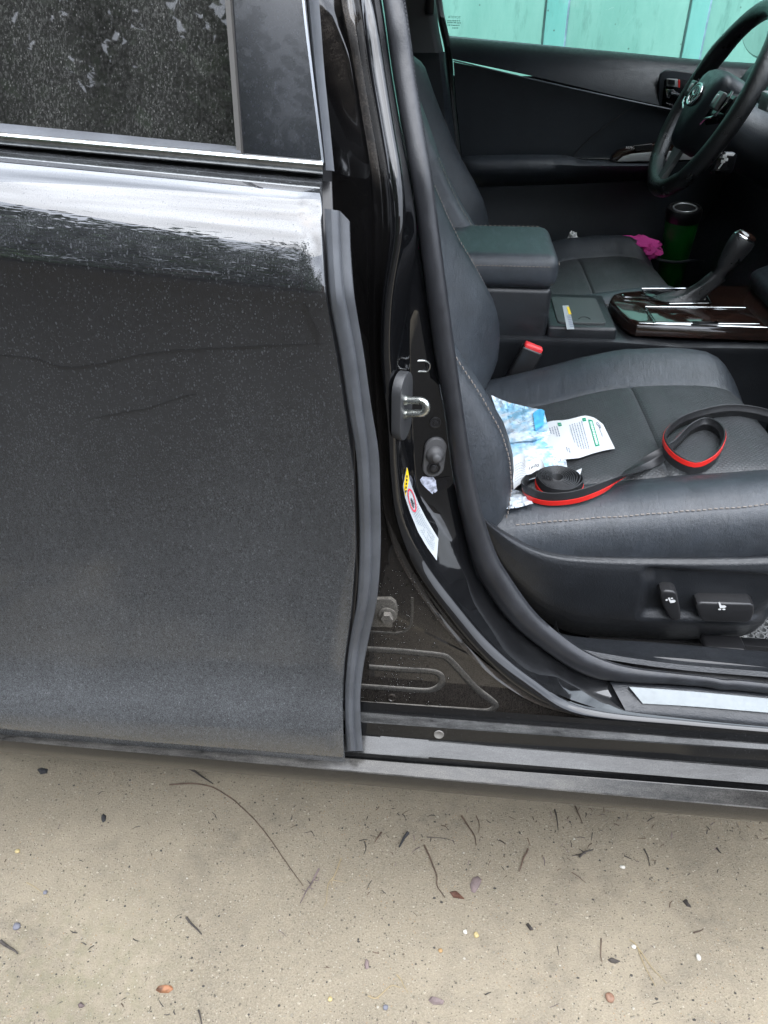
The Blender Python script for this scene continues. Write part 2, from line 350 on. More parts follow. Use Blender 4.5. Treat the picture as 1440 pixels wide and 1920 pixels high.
# ------------------------------------------------------------------ ground
def concrete():
    m, nt, b = mk('concrete'); c = coords(nt); b.inputs['Roughness'].default_value = .9; b.inputs['Specular IOR Level'].default_value = .25
    big = mrange(nt, noise(nt, c, 5.5, 6, .6), .32, .68, 0, 1); mid = mrange(nt, noise(nt, c, 42, 5, .62), .3, .7, 0, 1); fine = mrange(nt, noise(nt, c, 480, 4, .75), .36, .64, 0, 1)
    a = mixc(nt, big, (.172, .147, .107), (.278, .236, .170)); a = mixc(nt, mth(nt, 'MULTIPLY', mid, .4), a, (.15, .135, .108))
    a = mixc(nt, mth(nt, 'MULTIPLY', fine, .62), a, (.355, .300, .218))
    vo = nd(nt, 'ShaderNodeTexVoronoi', {'Vector': c, 'Scale': 330.0}); rn = nd(nt, 'ShaderNodeSeparateColor', {0: vo.outputs['Color']})
    core = mrange(nt, vo.outputs['Distance'], .34, .2, 0, 1)
    a = mixc(nt, mth(nt, 'MULTIPLY', core, mrange(nt, rn.outputs[0], .74, .80, 0, .7)), a, (.055, .048, .04))
    a = mixc(nt, mth(nt, 'MULTIPLY', core, mrange(nt, rn.outputs[1], .87, .92, 0, .6)), a, (.42, .39, .32))
    a = mixc(nt, mth(nt, 'MULTIPLY', core, mrange(nt, rn.outputs[2], .965, .98, 0, .6)), a, (.32, .19, .09))
    vo2 = nd(nt, 'ShaderNodeTexVoronoi', {'Vector': c, 'Scale': 120.0}); r2 = nd(nt, 'ShaderNodeSeparateColor', {0: vo2.outputs['Color']})
    a = mixc(nt, mth(nt, 'MULTIPLY', mrange(nt, vo2.outputs['Distance'], .25, .12, 0, 1), mrange(nt, r2.outputs[0], .88, .92, 0, .7)), a, (.045, .039, .033))
    # damp, dirty blotches and a mossy patch
    st = mrange(nt, noise(nt, coords(nt, (1, 1, 1)), 8.5, 5, .65), .52, .74, 0, .5); a = mixc(nt, mth(nt, 'MULTIPLY', st, mid), a, (.10, .085, .07))
    mo = nd(nt, 'ShaderNodeMapping', {0: nd(nt, 'ShaderNodeTexCoord').outputs['Object'], 1: (.42, .17, 0)}).outputs[0]
    md = nd(nt, 'ShaderNodeVectorMath', {0: mo}, operation='LENGTH').outputs['Value']
    mm = mth(nt, 'MULTIPLY', mrange(nt, md, .18, .02, 0, 1), mrange(nt, noise(nt, c, 60, 5), .42, .62, 0, .75)); a = mixc(nt, mth(nt, 'MULTIPLY', mm, .6), a, (.155, .15, .085))
    yy_ = nd(nt, 'ShaderNodeSeparateXYZ', {0: c}).outputs['Y']; reflect_dark = mrange(nt, mth(nt, 'ADD', yy_, mth(nt, 'MULTIPLY', noise(nt, c, 3.5, 5, .6), .8)), .12, -.30, 0, .95); a = mixc(nt, reflect_dark, a, (.028, .025, .021))  # unseen ground towards the yard darkened so the door reflects less brown
    nt.links.new(a, b.inputs['Base Color'])
    h = mth(nt, 'ADD', mth(nt, 'MULTIPLY', fine, .8), mth(nt, 'ADD', mth(nt, 'MULTIPLY', mid, .8), mth(nt, 'MULTIPLY', core, .5))); bump(nt, b, h, .65, .0014); return m
M['concrete'] = concrete()
g = MB(); NX = 60
def gz(x, y): return GZ + .006 * (mnoise.noise(V((x * 2.2, y * 2.2, 0))) + .35 * mnoise.noise(V((x * 9, y * 9, 3)))) if abs(x) < 3 and abs(y) < 3 else GZ
xs = [-40, -12, -5, -3] + [-2.8 + 5.6 * i / 90 for i in range(91)] + [3, 5, 12, 40]
g.grid([[V((x, y, gz(x, y))) for x in xs] for y in xs])
ground = build('ground', g, M['concrete'], kind='structure')
GB = g.bvh()
def on_ground(px, py, off=.0): return hit(GB, px, py, off)

# ================================================================== THE CAR
CARLOC = V((0, .91, GZ))
car = thing('parked_car', CARLOC, 'dusty black sedan with its front passenger door open, filling the picture', 'car')
def cpart(name, mb, mat, smooth=40, **p): return build(name, mb, mat, car, smooth, **p)

# ---------------------------------------------------------------- rear door
door = assembly('rear_door', car, 'closed rear door with dusty black paint, tinted glass and chrome belt strip')
EDGE = [(603, 332), (604, 400), (606, 454), (612, 549), (619, 596), (632, 667), (646, 761), (661, 850), (666, 933), (668, 1017), (665, 1097), (661, 1135), (652, 1191), (646, 1247), (643, 1302), (643, 1358), (645, 1408), (647, 1436)]
def edge_x(y): return sinterp([(b, a) for a, b in EDGE], y)
# rows: y at x=0, y at the front edge, Y
DROWS = [(276, 334, .048), (279, 337, .040), (286, 344, .031), (310, 368, .016), (345, 405, .002), (390, 452, -.009), (440, 505, -.0165), (478, 545, -.021), (490, 560, -.0215), (500, 572, -.0205), (520, 592, -.0195),
         (600, 668, -.0185), (720, 770, -.0175), (860, 890, -.0155), (1000, 1025, -.0165), (1120, 1145, -.0185), (1215, 1240, -.0215), (1262, 1285, -.0245), (1300, 1330, -.033), (1335, 1370, -.0405), (1358, 1400, -.0425), (1372, 1420, -.041), (1382, 1432, -.033), (1385, 1436, -.019)]
rows = []
for yl, yr, Y in DROWS:
    a = PY(0, yl, Y); b = PY(edge_x(yr), yr, Y); d = (b - a); l = d.length; a2 = a - d * (.62 / l)      # runs on behind the left edge of the frame
    body = [a2.lerp(b, i / 46) for i in range(47)]
    for p in body: p.y += .010 * max(0, -(p.x + .35)) + .0
    # rolled hem at the front edge
    body[-1] = b + V((-.0016, 0, 0)); body += [b + V((-.0002, .0010, 0)), b + V((0, .003, 0)), b + V((-.002, .012, 0)), b + V((-.02, .018, 0))]
    rows.append(body)
dm = MB(); dm.grid(rows)
sub('door_skin', dm, M['door_paint'], door, 50)
DB = dm.bvh(); CLEAN = paint('wiped_paint', .90, .46, .035, .25, .4, rough=.05, coat=.8)
def smear(pts, w, name='wipe_mark', mat=None, n=70):
    Q = cr([V((*p, 0)) for p in pts], n); o = MB(); rws = []
    for i, q in enumerate(Q):
        t = (Q[min(n - 1, i + 1)] - Q[max(0, i - 1)]).normalized(); k = w * (.55 + .6 * abs(mnoise.noise(V((i * .21, w, 0))))) * min(1, 6 * i / n, 6 * (n - 1 - i) / n + .05); j = 1.5 * mnoise.noise(V((i * .35, 7, w)))
        rws.append([hit(DB, q.x - t.y * (e * k + j), q.y + t.x * (e * k + j), .0004) for e in (-1, 1)])
    o.grid(rws); return sub(name, o, mat or CLEAN, door, 60)
smear([(-30, 664), (60, 672), (110, 688), (160, 688), (220, 675), (300, 661), (400, 654), (520, 648), (612, 644)], 2.6)
smear([(165, 787), (200, 780), (235, 773), (270, 768), (310, 755), (340, 745), (372, 738)], 2.0)
smear([(568, 566), (576, 590), (590, 622), (597, 646)], 9.0)
# inner shell so that the door has thickness
im = MB(); im.grid([[p + V((0, .05, 0)) for p in r] for r in rows[::3]]); sub('door_inner_shell', im, M['satin_black'], door)
def belt(y0, y1, Y, x0=-500, x1=605, n=24):
    """a line along the belt: pixel heights at x=0 and x=605"""
    a, b = PY(0, y0, Y), PY(605, y1, Y); d = (b - a) / 605; return [a + d * (x0 + (x1 - x0) * i / (n - 1)) for i in range(n)]
# chrome belt moulding, black groove under it, rubber lip over it
cm = MB(); cm.grid([belt(247, 301, .043), belt(249, 303, .0385), belt(253, 307, .0365), belt(257, 311, .0362), belt(262, 316, .0362), (belt(268, 323, .0368)), belt(272, 328, .0385), belt(273, 329, .044)])
sub('belt_molding', cm, M['chrome_dusty'], door, 60)
b2 = MB(); b2.grid([belt(271, 327, .0440), belt(274, 330, .052), belt(284, 342, .054)]); sub('belt_groove', b2, M['rubber_dark'], door)
lm = MB(); lm.grid([belt(231, 290, .056, x1=447), belt(233, 292, .053, x1=449), belt(241, 296, .048, x1=452), belt(247, 300.5, .0445, x1=454), belt(249, 303, .0445, x1=455)]); sub('glass_lip_seal', lm, M['rubber'], door)
# glass: tilted with the tumblehome
def wpt(px, py, y0=.055, k=.36): 
    """a point on the window surface, leaning inwards above the belt"""
    z0 = .945; p = PY(px, py, y0)
    for _ in range(6): p = PY(px, py, y0 + k * max(-.02, p.z - z0))
    return p
def wgrid(x00, x01, x10, x11, ytop, y0l, y0r, y0, nx=14, ny=10):
    """x00..x01 along the top row, x10..x11 along the bottom"""
    rws = []
    for i in range(ny + 1):
        t = i / ny; rws.append([wpt(lerp(lerp(x00, x10, t), lerp(x01, x11, t), j / nx), lerp(ytop, lerp(y0l, y0r, j / nx), t), y0) for j in range(nx + 1)])
    return rws
gm = MB(); gm.grid(wgrid(-520, 428, -480, 446, -260, 186, 284, .060)); sub('window_glass', gm, M['rear_glass'], door)
ap = MB(); ap.grid(wgrid(412, 546, 452, 606, -260, 292, 312, .050, 8, 10)); sub('pillar_applique', ap, M['applique'], door)
rc = MB(); e = [wpt(lerp(408, 449, t), lerp(-260, 290, t), .047) for t in [i / 12 for i in range(13)]]; sweep(rc, e, [(.0025, -.0022), (.0025, .0015), (-.012, .0022), (-.012, -.0028)], (0, -1, .3)); sub('glass_run_channel', rc, plain('run_channel', (.05, .047, .042), .6, grain=.2, gs=300), door)
# bright return edge of the window frame and the upper rubber guard
ue = [wpt(*p, .049) for p in [(545, -260), (569, 0), (583, 120), (596, 225), (606, 306)]]; ub = MB(); sweep(ub, cr(ue, 24), [(.0010, -.0009), (.0010, .0009), (-.012, .0009), (-.012, -.0009)], (0, -1, .2)); sub('frame_edge', ub, plain('frame_metal', (.30, .32, .35), .3, 1.0), door)
L = [(552, -200), (575, 0), (588, 130), (598, 220), (608, 319)]; Rr = [(578, -200), (598, 0), (608, 130), (617, 220), (627, 321)]
def wcurve(pts, y0, n=24): return cr([wpt(*p, y0) for p in pts], n)
Mi = [((a[0] * .62 + b[0] * .38), (a[1] + b[1]) / 2) for a, b in zip(L, Rr)]
ug = MB(); ug.grid([wcurve(L, .062), wcurve(L, .052), wcurve([(a[0] * .8 + b[0] * .2, a[1]) for a, b in zip(L, Rr)], .0485), wcurve(Mi, .0505), wcurve([(a[0] * .5 + b[0] * .5, a[1]) for a, b in zip(L, Rr)], .0525), wcurve(Rr, .056), wcurve(Rr, .066)], closed_v=True)
ug.f += [tuple(range(0, 24 * 7, 24)), tuple(range(23, 24 * 7, 24))]; ug.m += [0, 0]
sub('edge_guard', ug, M['rubber'], door, 45, label='grey rubber guard beside the rear window frame')
# lower rubber guard along the front edge of the door
GL = [(608, 391), (611, 454), (617, 549), (624, 596), (638, 667), (652, 761), (667, 850), (672, 933), (674, 1017), (672, 1085), (668, 1135), (657, 1191), (650, 1247), (647, 1302), (647, 1358), (650, 1408)]
GM_ = [(637, 395), (639, 460), (645, 549), (654, 596), (667, 667), (679, 761), (690, 850), (694, 933), (696, 1017), (695, 1085), (689, 1135), (676, 1191), (668, 1247), (664, 1302), (664, 1358), (668, 1408)]
GR = [(656, 415), (658, 470), (664, 549), (671, 596), (683, 667), (696, 761), (710, 850), (713, 933), (714, 1017), (711, 1085), (705, 1135), (693, 1191), (682, 1247), (676, 1302), (677, 1358), (681, 1408)]
def dY(y): return interp([(300, .02), (390, -.002), (452, -.009), (545, -.021), (770, -.0175), (1025, -.0165), (1240, -.0215), (1330, -.033), (1400, -.0425)], y)
def gcurve(A, B, t, off, n=90): return cr([PY(lerp(a[0], b[0], t), lerp(a[1], b[1], t), dY(lerp(a[1], b[1], t)) + off) for a, b in zip(A, B)], n)
gg = MB(); gcs = [gcurve(GL, GM_, 0, .020), gcurve(GL, GM_, 0, .004), gcurve(GL, GM_, .12, .0005), gcurve(GL, GM_, .45, -.0022), gcurve(GL, GM_, .8, -.0012), gcurve(GL, GM_, .97, .0012), gcurve(GM_, GR, .04, .0045), gcurve(GM_, GR, .5, .0046), gcurve(GM_, GR, .92, .0062), gcurve(GM_, GR, 1, .0085), gcurve(GM_, GR, 1, .022)]
gg.grid(gcs, closed_v=True); k = len(gcs); gg.f += [tuple(range(0, 90 * k, 90)), tuple(range(89, 90 * k, 90))]; gg.m += [0, 0]
sub('edge_guard', gg, M['rubber'], door, 45, label='long grey ribbed rubber guard glued along the door edge')

# ---------------------------------------------------------------- body side: pillar, lower jamb
NA = 110
def lean(y): return max(0.0, 330 - y) / 330 * .030            # the pillar leans inwards above the belt
def curve(pts, n=NA): return cr([PY(p[0], p[1], p[2] + lean(p[1])) for p in pts], n)
A0 = curve([(560, -230, .20), (592, 0, .115), (600, 250, .10), (606, 420, .075), (618, 600, .05), (648, 780, .045), (658, 950, .042), (652, 1120, .036), (636, 1250, .028), (632, 1345, .018)])
R1 = curve([(603, -230, .185), (641, 0, .10), (664, 120, .085), (683, 236, .072), (698, 330, .062), (703, 400, .055), (704, 470, .050), (702, 560, .045), (704, 700, .042), (712, 850, .040), (720, 950, .038), (745, 1040, .034), (800, 1130, .030), (870, 1215, .025), (950, 1285, .020), (1050, 1331, .016), (1280, 1374, .013), (1560, 1398, .013)])
def shift(pts, dx, dy, dY_): return [(a + dx, b + dy, c + dY_) for a, b, c in pts]
R1p = [(603, -230, .185), (641, 0, .10), (664, 120, .085), (683, 236, .072), (698, 330, .062), (703, 400, .055), (704, 470, .050), (702, 560, .045), (704, 700, .042), (712, 850, .040), (720, 950, .038), (745, 1040, .034), (800, 1130, .030), (870, 1215, .025), (950, 1285, .020), (1050, 1331, .016), (1280, 1374, .013), (1560, 1398, .013)]
R2p = [(635, -230, .180), (674, 0, .094), (690, 120, .080), (711, 236, .067), (727, 330, .057), (733, 400, .051), (732, 450, .047), (717, 549, .041), (713, 643, .038), (716, 702, .036), (726, 800, .034), (732, 900, .032), (744, 980, .030), (778, 1065, .026), (838, 1150, .021), (900, 1225, .017), (980, 1295, .013), (1085, 1340, .010), (1300, 1366, .0095), (1560, 1390, .0095)]
R2q = [(662, -230, .183), (701, 0, .094), (720, 120, .080), (738, 236, .067), (754, 330, .057), (758, 400, .051), (755, 450, .047), (739, 549, .042), (735, 643, .041), (740, 702, .042), (748, 800, .042), (752, 880, .041), (766, 970, .040), (803, 1050, .037), (860, 1130, .032), (922, 1205, .027), (1000, 1272, .022), (1095, 1325, .017), (1300, 1351, .015), (1560, 1374, .015)]
R3p = [(672, -230, .200), (711, 0, .110), (729, 120, .098), (748, 236, .086), (766, 330, .078), (778, 400, .073), (780, 452, .071), (769, 549, .072), (767, 650, .074), (771, 760, .075), (775, 850, .074), (786, 925, .071), (826, 985, .067), (868, 1060, .061), (905, 1130, .055), (968, 1208, .048), (1040, 1262, .042), (1125, 1303, .036), (1300, 1335, .028), (1560, 1360, .028)]
SLp = [(680, -230, .215), (717, 0, .130), (733, 120, .118), (752, 236, .106), (769, 330, .098), (779, 400, .094), (787, 462, .090), (799, 549, .087), (815, 667, .085), (835, 777, .083), (847, 869, .081), (862, 961, .079), (885, 1052, .075), (902, 1090, .073), (951, 1160, .068), (1012, 1212, .063), (1080, 1256, .058), (1150, 1275, .054), (1300, 1284, .052), (1560, 1312, .052)]
mid = lambda a, b, t, d=0: curve([(lerp(p[0], q[0], t), lerp(p[1], q[1], t), lerp(p[2], q[2], t) + d) for p, q in zip(a, b)])
cols = [A0]
def cmix(a, b, t, d): return [p.lerp(q, t) + V((0, d, 0)) for p, q in zip(a, b)]
C1, C2, C2q, C3, CS = curve(R1p), curve(R2p), curve(R2q), curve(R3p), curve(SLp)
# lower flat panel between the hidden jamb and the pillar edge
cols = [A0, cmix(A0, C1, .5, .0), cmix(A0, C1, .85, .001), cmix(A0, C1, .95, -.0005), cmix(A0, C1, 1.0, -.0025), cmix(C1, C2, .18, .004), cmix(C1, C2, .45, .008), cmix(C1, C2, .7, .007), cmix(C1, C2, .88, .003)]
jm = MB(); jm.grid(cols)
cpart('lower_jamb', jm, M['jamb_paint'], 60); JB = jm.bvh()
cols2 = [cmix(C1, C2, .88, .003), cmix(C1, C2, .96, .0005), C2, cmix(C2, C2q, .12, -.0022), cmix(C2, C2q, .5, -.004), cmix(C2, C2q, .88, -.0022), C2q, cmix(C2q, C3, .15, .001), cmix(C2q, C3, .5, .0), cmix(C2q, C3, .85, .001), C3, cmix(C3, CS, .06, .0005), cmix(C3, CS, .5, 0), cmix(C3, CS, .97, 0), cmix(CS, CS, 0, .004), [p + V((.003, .010, -.004)) for p in CS]]
pm = MB(); pm.grid(cols2)
cpart('door_pillar', pm, M['pillar_paint'], 60); PB = pm.bvh()
# black shell behind the pillar so that no light leaks through
bk = MB(); bk.grid([[p + V((0, .05, 0)) for p in A0], [p + V((0, .05, 0)) for p in C2], [p + V((0.0, .04, 0)) for p in CS]]); cpart('pillar_light_block', bk, M['satin_black'])

# door opening seal
SRp = [(727, -230, .215), (763, 0, .130), (780, 120, .118), (797, 236, .106), (813, 330, .098), (822, 400, .094), (831, 470, .090), (843, 560, .087), (857, 667, .085), (872, 777, .083), (887, 869, .081), (905, 950, .079), (932, 1030, .075), (958, 1075, .073), (1003, 1138, .068), (1052, 1184, .063), (1110, 1222, .058), (1180, 1246, .054), (1300, 1262, .052), (1560, 1290, .052)]
SL, SR = curve(SLp, 160), curve(SRp, 160)
sl = MB(); ring = []
for a, b in zip(SL, SR):
    c = (a + b) / 2; w = (b - a) / 2; d = V((0, -1, .35)).normalized(); r = w.length
    rr = []
    for k in range(14):
        an = 2 * math.pi * k / 14; x, y = math.cos(an), math.sin(an)
        rr.append(c + w * x * (.98 if y > 0 else .8) + d * (y * r * .8 + .002))
    ring.append(rr)
# nicks and flattened spots where feet have scraped the lower run
for i, rr in enumerate(ring):
    t = i / 159; k = 0
    for c0, wd, amt in ((.835, .004, .0016), (.868, .006, .0012), (.89, .008, -.001), (.795, .003, .0018)): k += amt * math.exp(-((t - c0) / wd) ** 2)
    for j in range(14): rr[j] = rr[j] + V((0, k, -abs(k)))
sl.grid(ring, closed_u=True); cpart('opening_seal', sl, M['seal'], 60, label='black rubber weatherstrip round the front door opening')
ln = MB(); ln2 = [a.lerp(b, .9) + V((0, -.0058, .001)) for a, b in zip(SL, SR)][:118]
for i in range(0, 117):
    for s in (.15, .6):
        p = ln2[i].lerp(ln2[i + 1], s); t = (ln2[i + 1] - ln2[i]).normalized(); rbox(ln, p, (.0035, .0008, .0008), 0, ax=basis(V((0, -1, .2)), t))
cpart('seal_stitch_line', ln, plain('seal_rib', (.09, .095, .1), .45), 0, kind='stuff')

# ---------------------------------------------------------------- sill
def sill_line(y700, y1300, Z=None, Y=None, n=40):
    a = PZ(700, y700, Z) if Z is not None else PY(700, y700, Y); b = PZ(1300, y1300, Z) if Z is not None else PY(1300, y1300, Y)
    d = (b - a); return [a + d * (-2.9 + 6.0 * i / (n - 1)) for i in range(n)]
Yo = -.045; p = PY(1300, 1502, Yo); z0 = p.z
lines = [(1474, 1529, None, Yo + .010), (1470, 1526, None, Yo + .003), (1462, 1518, None, Yo), (1451, 1505, None, Yo), (1448.5, 1502, None, Yo + .0022)]
SLN = [sill_line(a, b, z, y) for a, b, z, y in lines]
def chain_(prev, y700, y1300, dz=None, dy=None):
    za = sum(q.z for q in prev) / len(prev); ya = sum(q.y for q in prev) / len(prev)
    return sill_line(y700, y1300, Z=za + dz) if dz is not None else sill_line(y700, y1300, Y=ya + dy)
rk = MB(); rk.grid([[q + V((0, .05, -.01)) for q in SLN[0]]] + SLN + [chain_(SLN[-1], 1426, 1474, dz=.006), ])
inner = chain_(SLN[-1], 1425, 1472, dz=.0065)
rk.grid([chain_(SLN[-1], 1426, 1474, dz=.006), inner, [q + V((0, .004, -.02)) for q in inner]])
cpart('rocker_cover', rk, M['rocker_paint'], 35)
e1 = chain_(inner, 1414, 1463, dy=.0015); e2 = chain_(e1, 1411, 1459.5, dz=.0012); e3 = chain_(e2, 1381, 1431, dz=.010); e4 = chain_(e3, 1379, 1428, dy=.001); e5 = chain_(e4, 1356, 1398, dy=.002); e6 = chain_(e5, 1353, 1395.5, dz=.0012); e7 = chain_(e6, 1338, 1385, dz=.0015); e8 = chain_(e7, 1337, 1383, dy=.0015)
sm_ = MB(); sm_.grid([[q + V((0, .002, -.012)) for q in inner], e1, e2, e3, e4, e5, e6, e7, e8, [q + V((0, .003, .014)) for q in e8]])
cpart('sill', sm_, M['sill_paint'], 25); SB = sm_.bvh()
print('sill', [tuple(round(c, 3) for c in l[20]) for l in (SLN[3], inner, e2, e3, e5, e7)])
fl = MB(); rbox(fl, (.1, .93, .238), (2.6, 1.56, .012), 0); cpart('floor_pan', fl, M['carpet'])

# scuff plate on the sill
def q3(px, py): h_ = hit(PB, px, py, .0016); return h_ if h_ is not None else PY(px, py, .03)
so = [(1143, 1277), (1300, 1287), (1440, 1300), (1600, 1315), (2000, 1353)]; si = [(1180, 1345), (1300, 1354), (1440, 1367), (1600, 1381), (2000, 1416)]
def pl_curve(a, b, t, n=30, off=.0): 
    return cr([PY(lerp(p[0], q[0], t), lerp(p[1], q[1], t), lerp(.050, .0165, t) - off) for p, q in zip(a, b)], n)
sp = MB(); sp.grid([pl_curve(so, si, 0, off=-.004), pl_curve(so, si, .02, off=.002), pl_curve(so, si, .10, off=.0035), pl_curve(so, si, .55, off=.0035), pl_curve(so, si, .78, off=.0030), pl_curve(so, si, .93, off=.0015), pl_curve(so, si, 1.0, off=-.001), pl_curve(so, si, 1.03, off=-.006)])
sp.f.append(tuple(i * 30 for i in range(8))); sp.m.append(0)
scuff = cpart('scuff_plate', sp, M['plastic'], 50)
si_o = [(1179, 1287), (1300, 1296), (1440, 1309), (1600, 1324), (1960, 1358)]; si_i = [(1206, 1320), (1300, 1325.5), (1440, 1337), (1600, 1351), (1950, 1382)]
def ins_curve(t, off, n=30): return cr([PY(lerp(p[0], q[0], t), lerp(p[1], q[1], t), lerp(.0445, .030, t) - off) for p, q in zip(si_o, si_i)], n)
ip = MB(); ip.grid([ins_curve(0, .002), ins_curve(.03, .0052), ins_curve(.5, .0056), ins_curve(.97, .0052), ins_curve(1, .001)]); o_ = sub('steel_insert', ip, M['brushed'], scuff, 50, label='bright brushed metal insert of the scuff plate')
# plastic trim inside the seal
tr = MB(); t0 = [(1042, 1160), (1060, 1190), (1250, 1206), (1440, 1222), (1620, 1238)]; t1 = [(1050, 1196), (1085, 1216), (1250, 1243), (1440, 1260), (1620, 1277)]
def tcurve(a, ys, n=40): return cr([PY(p[0], p[1], ys) for p in a], n)
tmid = [((a[0] + b[0]) / 2, a[1] * .45 + b[1] * .55) for a, b in zip(t0, t1)]
tr.grid([[q + V((0, .02, -.12)) for q in tcurve(t0, .135)], tcurve(t0, .135), [q + V((0, 0, .001)) for q in tcurve([(a[0], a[1] + 3) for a in t0], .131)], tcurve(tmid, .105), tcurve([(lerp(a[0], b[0], .85), lerp(a[1], b[1], .85)) for a, b in zip(tmid, t1)], .083), tcurve(t1, .074), tcurve([(a[0], a[1] + 10) for a in t1], .070)])
cpart('sill_trim', tr, M['plastic'], 60)

# ---------------------------------------------------------------- fittings on the pillar
st = assembly('door_striker', car, 'bright steel door striker loop on a black plate')
c = PY(746, 760, .046); sx, sy, sz = V((.96, -.28, 0)), V((.28, .96, 0)), V((0, 0, 1))
o = MB(); plate(o, rrect(c + V((.0, 0, 0)), sy, sz, .032, .064, .0155, 7), .0085, .0012, nrm=sx); sub('striker_plate', o, plain('striker_plastic', (.035, .036, .038), .45, grain=.2), st)
l0, l1 = PY(757, 750, .040), PY(757, 776, .040); ex = PY(794, 752, .034) - l0; ex2 = PY(796, 774, .034) - l1
w = [l0 - ex * .3, l0, l0 + ex * .45, l0 + ex * .92, (l0 + ex * 1.12).lerp(l1 + ex2 * 1.08, .28), (l0 + ex * 1.12).lerp(l1 + ex2 * 1.08, .72), l1 + ex2 * .92, l1 + ex2 * .45, l1, l1 - ex2 * .3]
o = MB(); tube(o, cr(w, 40), .0033, 12); sub('striker_loop', o, M['zinc'], st)
for q in (l0, l1):
    o = MB(); lathe(o, [(.0, .003), (.0042, .0026), (.0046, 0), (.0046, -.004)], q + ex * .05, ex, 16); sub('striker_boss', o, M['zinc'], st)
# pressed clip opening above the striker
ys_ = hit(PB, 792, 686).y - .001
q = [PY(*p, ys_) for p in [(781, 676.5), (797, 676.5), (803, 678.5), (806, 683), (805, 692), (800, 697), (781, 696)]]
o = MB(); qq = q + [q[0]]
for a, b in zip(qq, qq[1:]): tube(o, [a, b], .0008, 6)
clip = cpart('pressed_slot', o, M['chrome_dusty'], kind='stuff')
# courtesy light switch
sw = assembly('door_switch', car, 'grey rubber courtesy light switch on the pillar')
p0, n0 = hitn(PB, 814, 856); axx = V((1, 0, 0)); axx = (axx - n0 * axx.dot(n0)).normalized(); ayy = n0.cross(axx)
if ayy.z < 0: ayy = -ayy
tl = R(-4); axr = axx * math.cos(tl) + ayy * math.sin(tl); ayr = -axx * math.sin(tl) + ayy * math.cos(tl)
MS = plain('switch_rubber', (.055, .055, .057), .55, grain=.2, gs=400)
o = MB(); plate(o, rrect(p0 - n0 * .002, axr, ayr, .0215, .042, .0107, 8), .0055, .0014, 3, nrm=n0); sub('switch_base', o, MS, sw)
o = MB(); lathe(o, [(.0095, .003), (.0090, .005), (.0078, .0068), (.0062, .0082), (.0050, .0100), (.0044, .0125), (.0036, .0136), (0, .0138)], p0 + ayr * .0035, n0, 28); sub('switch_button', o, MS, sw, 60)
o = MB(); sc_ = p0 - ayr * .0105; lathe(o, [(.0068, .0034), (.0068, .0044), (.0058, .0046), (.0054, .0036), (.0040, .0036), (.0036, .0050), (.0026, .0054), (0, .0054)], sc_, n0, 24); sub('screw', o, M['satin_black'], sw, 40)
for a in (0, 60, 120):
    pass
o = MB()
for a in (20, 80, 140): rbox(o, sc_ + n0 * .0054, (.0042, .0009, .0004), 0, ax=((axr * math.cos(R(a)) + ayr * math.sin(R(a))), (-axr * math.sin(R(a)) + ayr * math.cos(R(a))), n0))
sub('screw_socket', o, M['ink'], sw, 0)
# torn sticker remains under the switch
o = MB(); rs = [(787, 899), (792, 893), (812, 894), (817, 900), (818, 912), (820, 919), (815, 924), (813, 921), (811, 926), (800, 916), (791, 907)]
o.add([hit(PB, *p, .0007) for p in rs], [tuple(range(len(rs)))]); cpart('sticker_residue', o, plain('residue', (.33, .35, .42), .8, var=.5, vs=260), 0, label='torn pale grey adhesive residue under the switch')
o = MB(); rs = [(817, 898), (826, 895), (842, 893), (847, 906), (838, 914), (822, 920), (819, 912)]; o.add([hit(PB, *p, .0005) or PY(*p, .075) for p in rs], [tuple(range(len(rs)))]); cpart('sticker_film', o, M['gloss_black'], 0)
# round plug
pp, pn = hitn(PB, 816, 792); o = MB(); lathe(o, [(.0055, .0002), (.0055, .0012), (.0045, .0014), (.0040, .0004), (.0022, .0004), (.0018, .0012), (0, .0012)], pp, pn, 20); cpart('pillar_plug', o, M['satin_black'])
# warning sticker
left = [(761, 876), (757, 895), (754, 912), (758, 932), (768, 962), (783, 998), (800, 1026), (818, 1051)]; right = [(761.5, 876.5), (764, 886), (766, 897), (772, 915), (784, 945), (798, 972), (810, 992), (821, 1010)]
def stq(s, t, off=.0008):
    n = len(left) - 1; i = min(n - 1, int(s * n)); f = s * n - i
    a = lerp(V(left[i]), V(left[i + 1]), f); b = lerp(V(right[i]), V(right[i + 1]), f); q = a.lerp(b, t); return hit(PB, q.x, q.y, off) or PY(q.x, q.y, .05)
SN = 28
o = MB(); o.grid([[stq(i / SN, t / 4) for t in range(5)] for i in range(SN + 1)]); stk = cpart('warning_sticker', o, M['white_print'], label='white warning sticker with yellow corner and red ring')
o = MB(); o.grid([[hit(PB, lerp(a[0], b[0], t / 3), lerp(a[1], b[1], t / 3), .0013) for t in range(4)] for a, b in zip([(760.8, 877), (757.5, 893), (755, 911), (758, 929)], [(761.4, 877), (764, 888), (764.5, 899), (758.4, 930)])]); yb = sub('caution_band', o, M['yellow'], stk)
o = MB()
for (x, y) in [(760, 893), (759.5, 900), (758.8, 907), (758.2, 914), (758, 921)]: o.add([hit(PB, x + dx, y + dy, .0018) for dx, dy in ((-1.2, -2.4), (1.4, -2.2), (1.0, 2.0), (-1.3, 2.2))], [(0, 1, 2, 3)])
sub('caution_lettering', o, M['ink'], stk, 0, kind='stuff')
o = MB(); rg = []
for k in range(33):
    an = 2 * math.pi * k / 32; u, v_ = math.cos(an), math.sin(an); ca, sa = math.cos(R(-14)), math.sin(R(-14)); rr = []
    for s in (1.0, .78): x, y = 6.2 * u * s, 23 * v_ * (s if s == 1 else .84); rr.append(hit(PB, 770.2 + x * ca - y * sa, 938 + x * sa + y * ca, .0015))
    rg.append(rr)
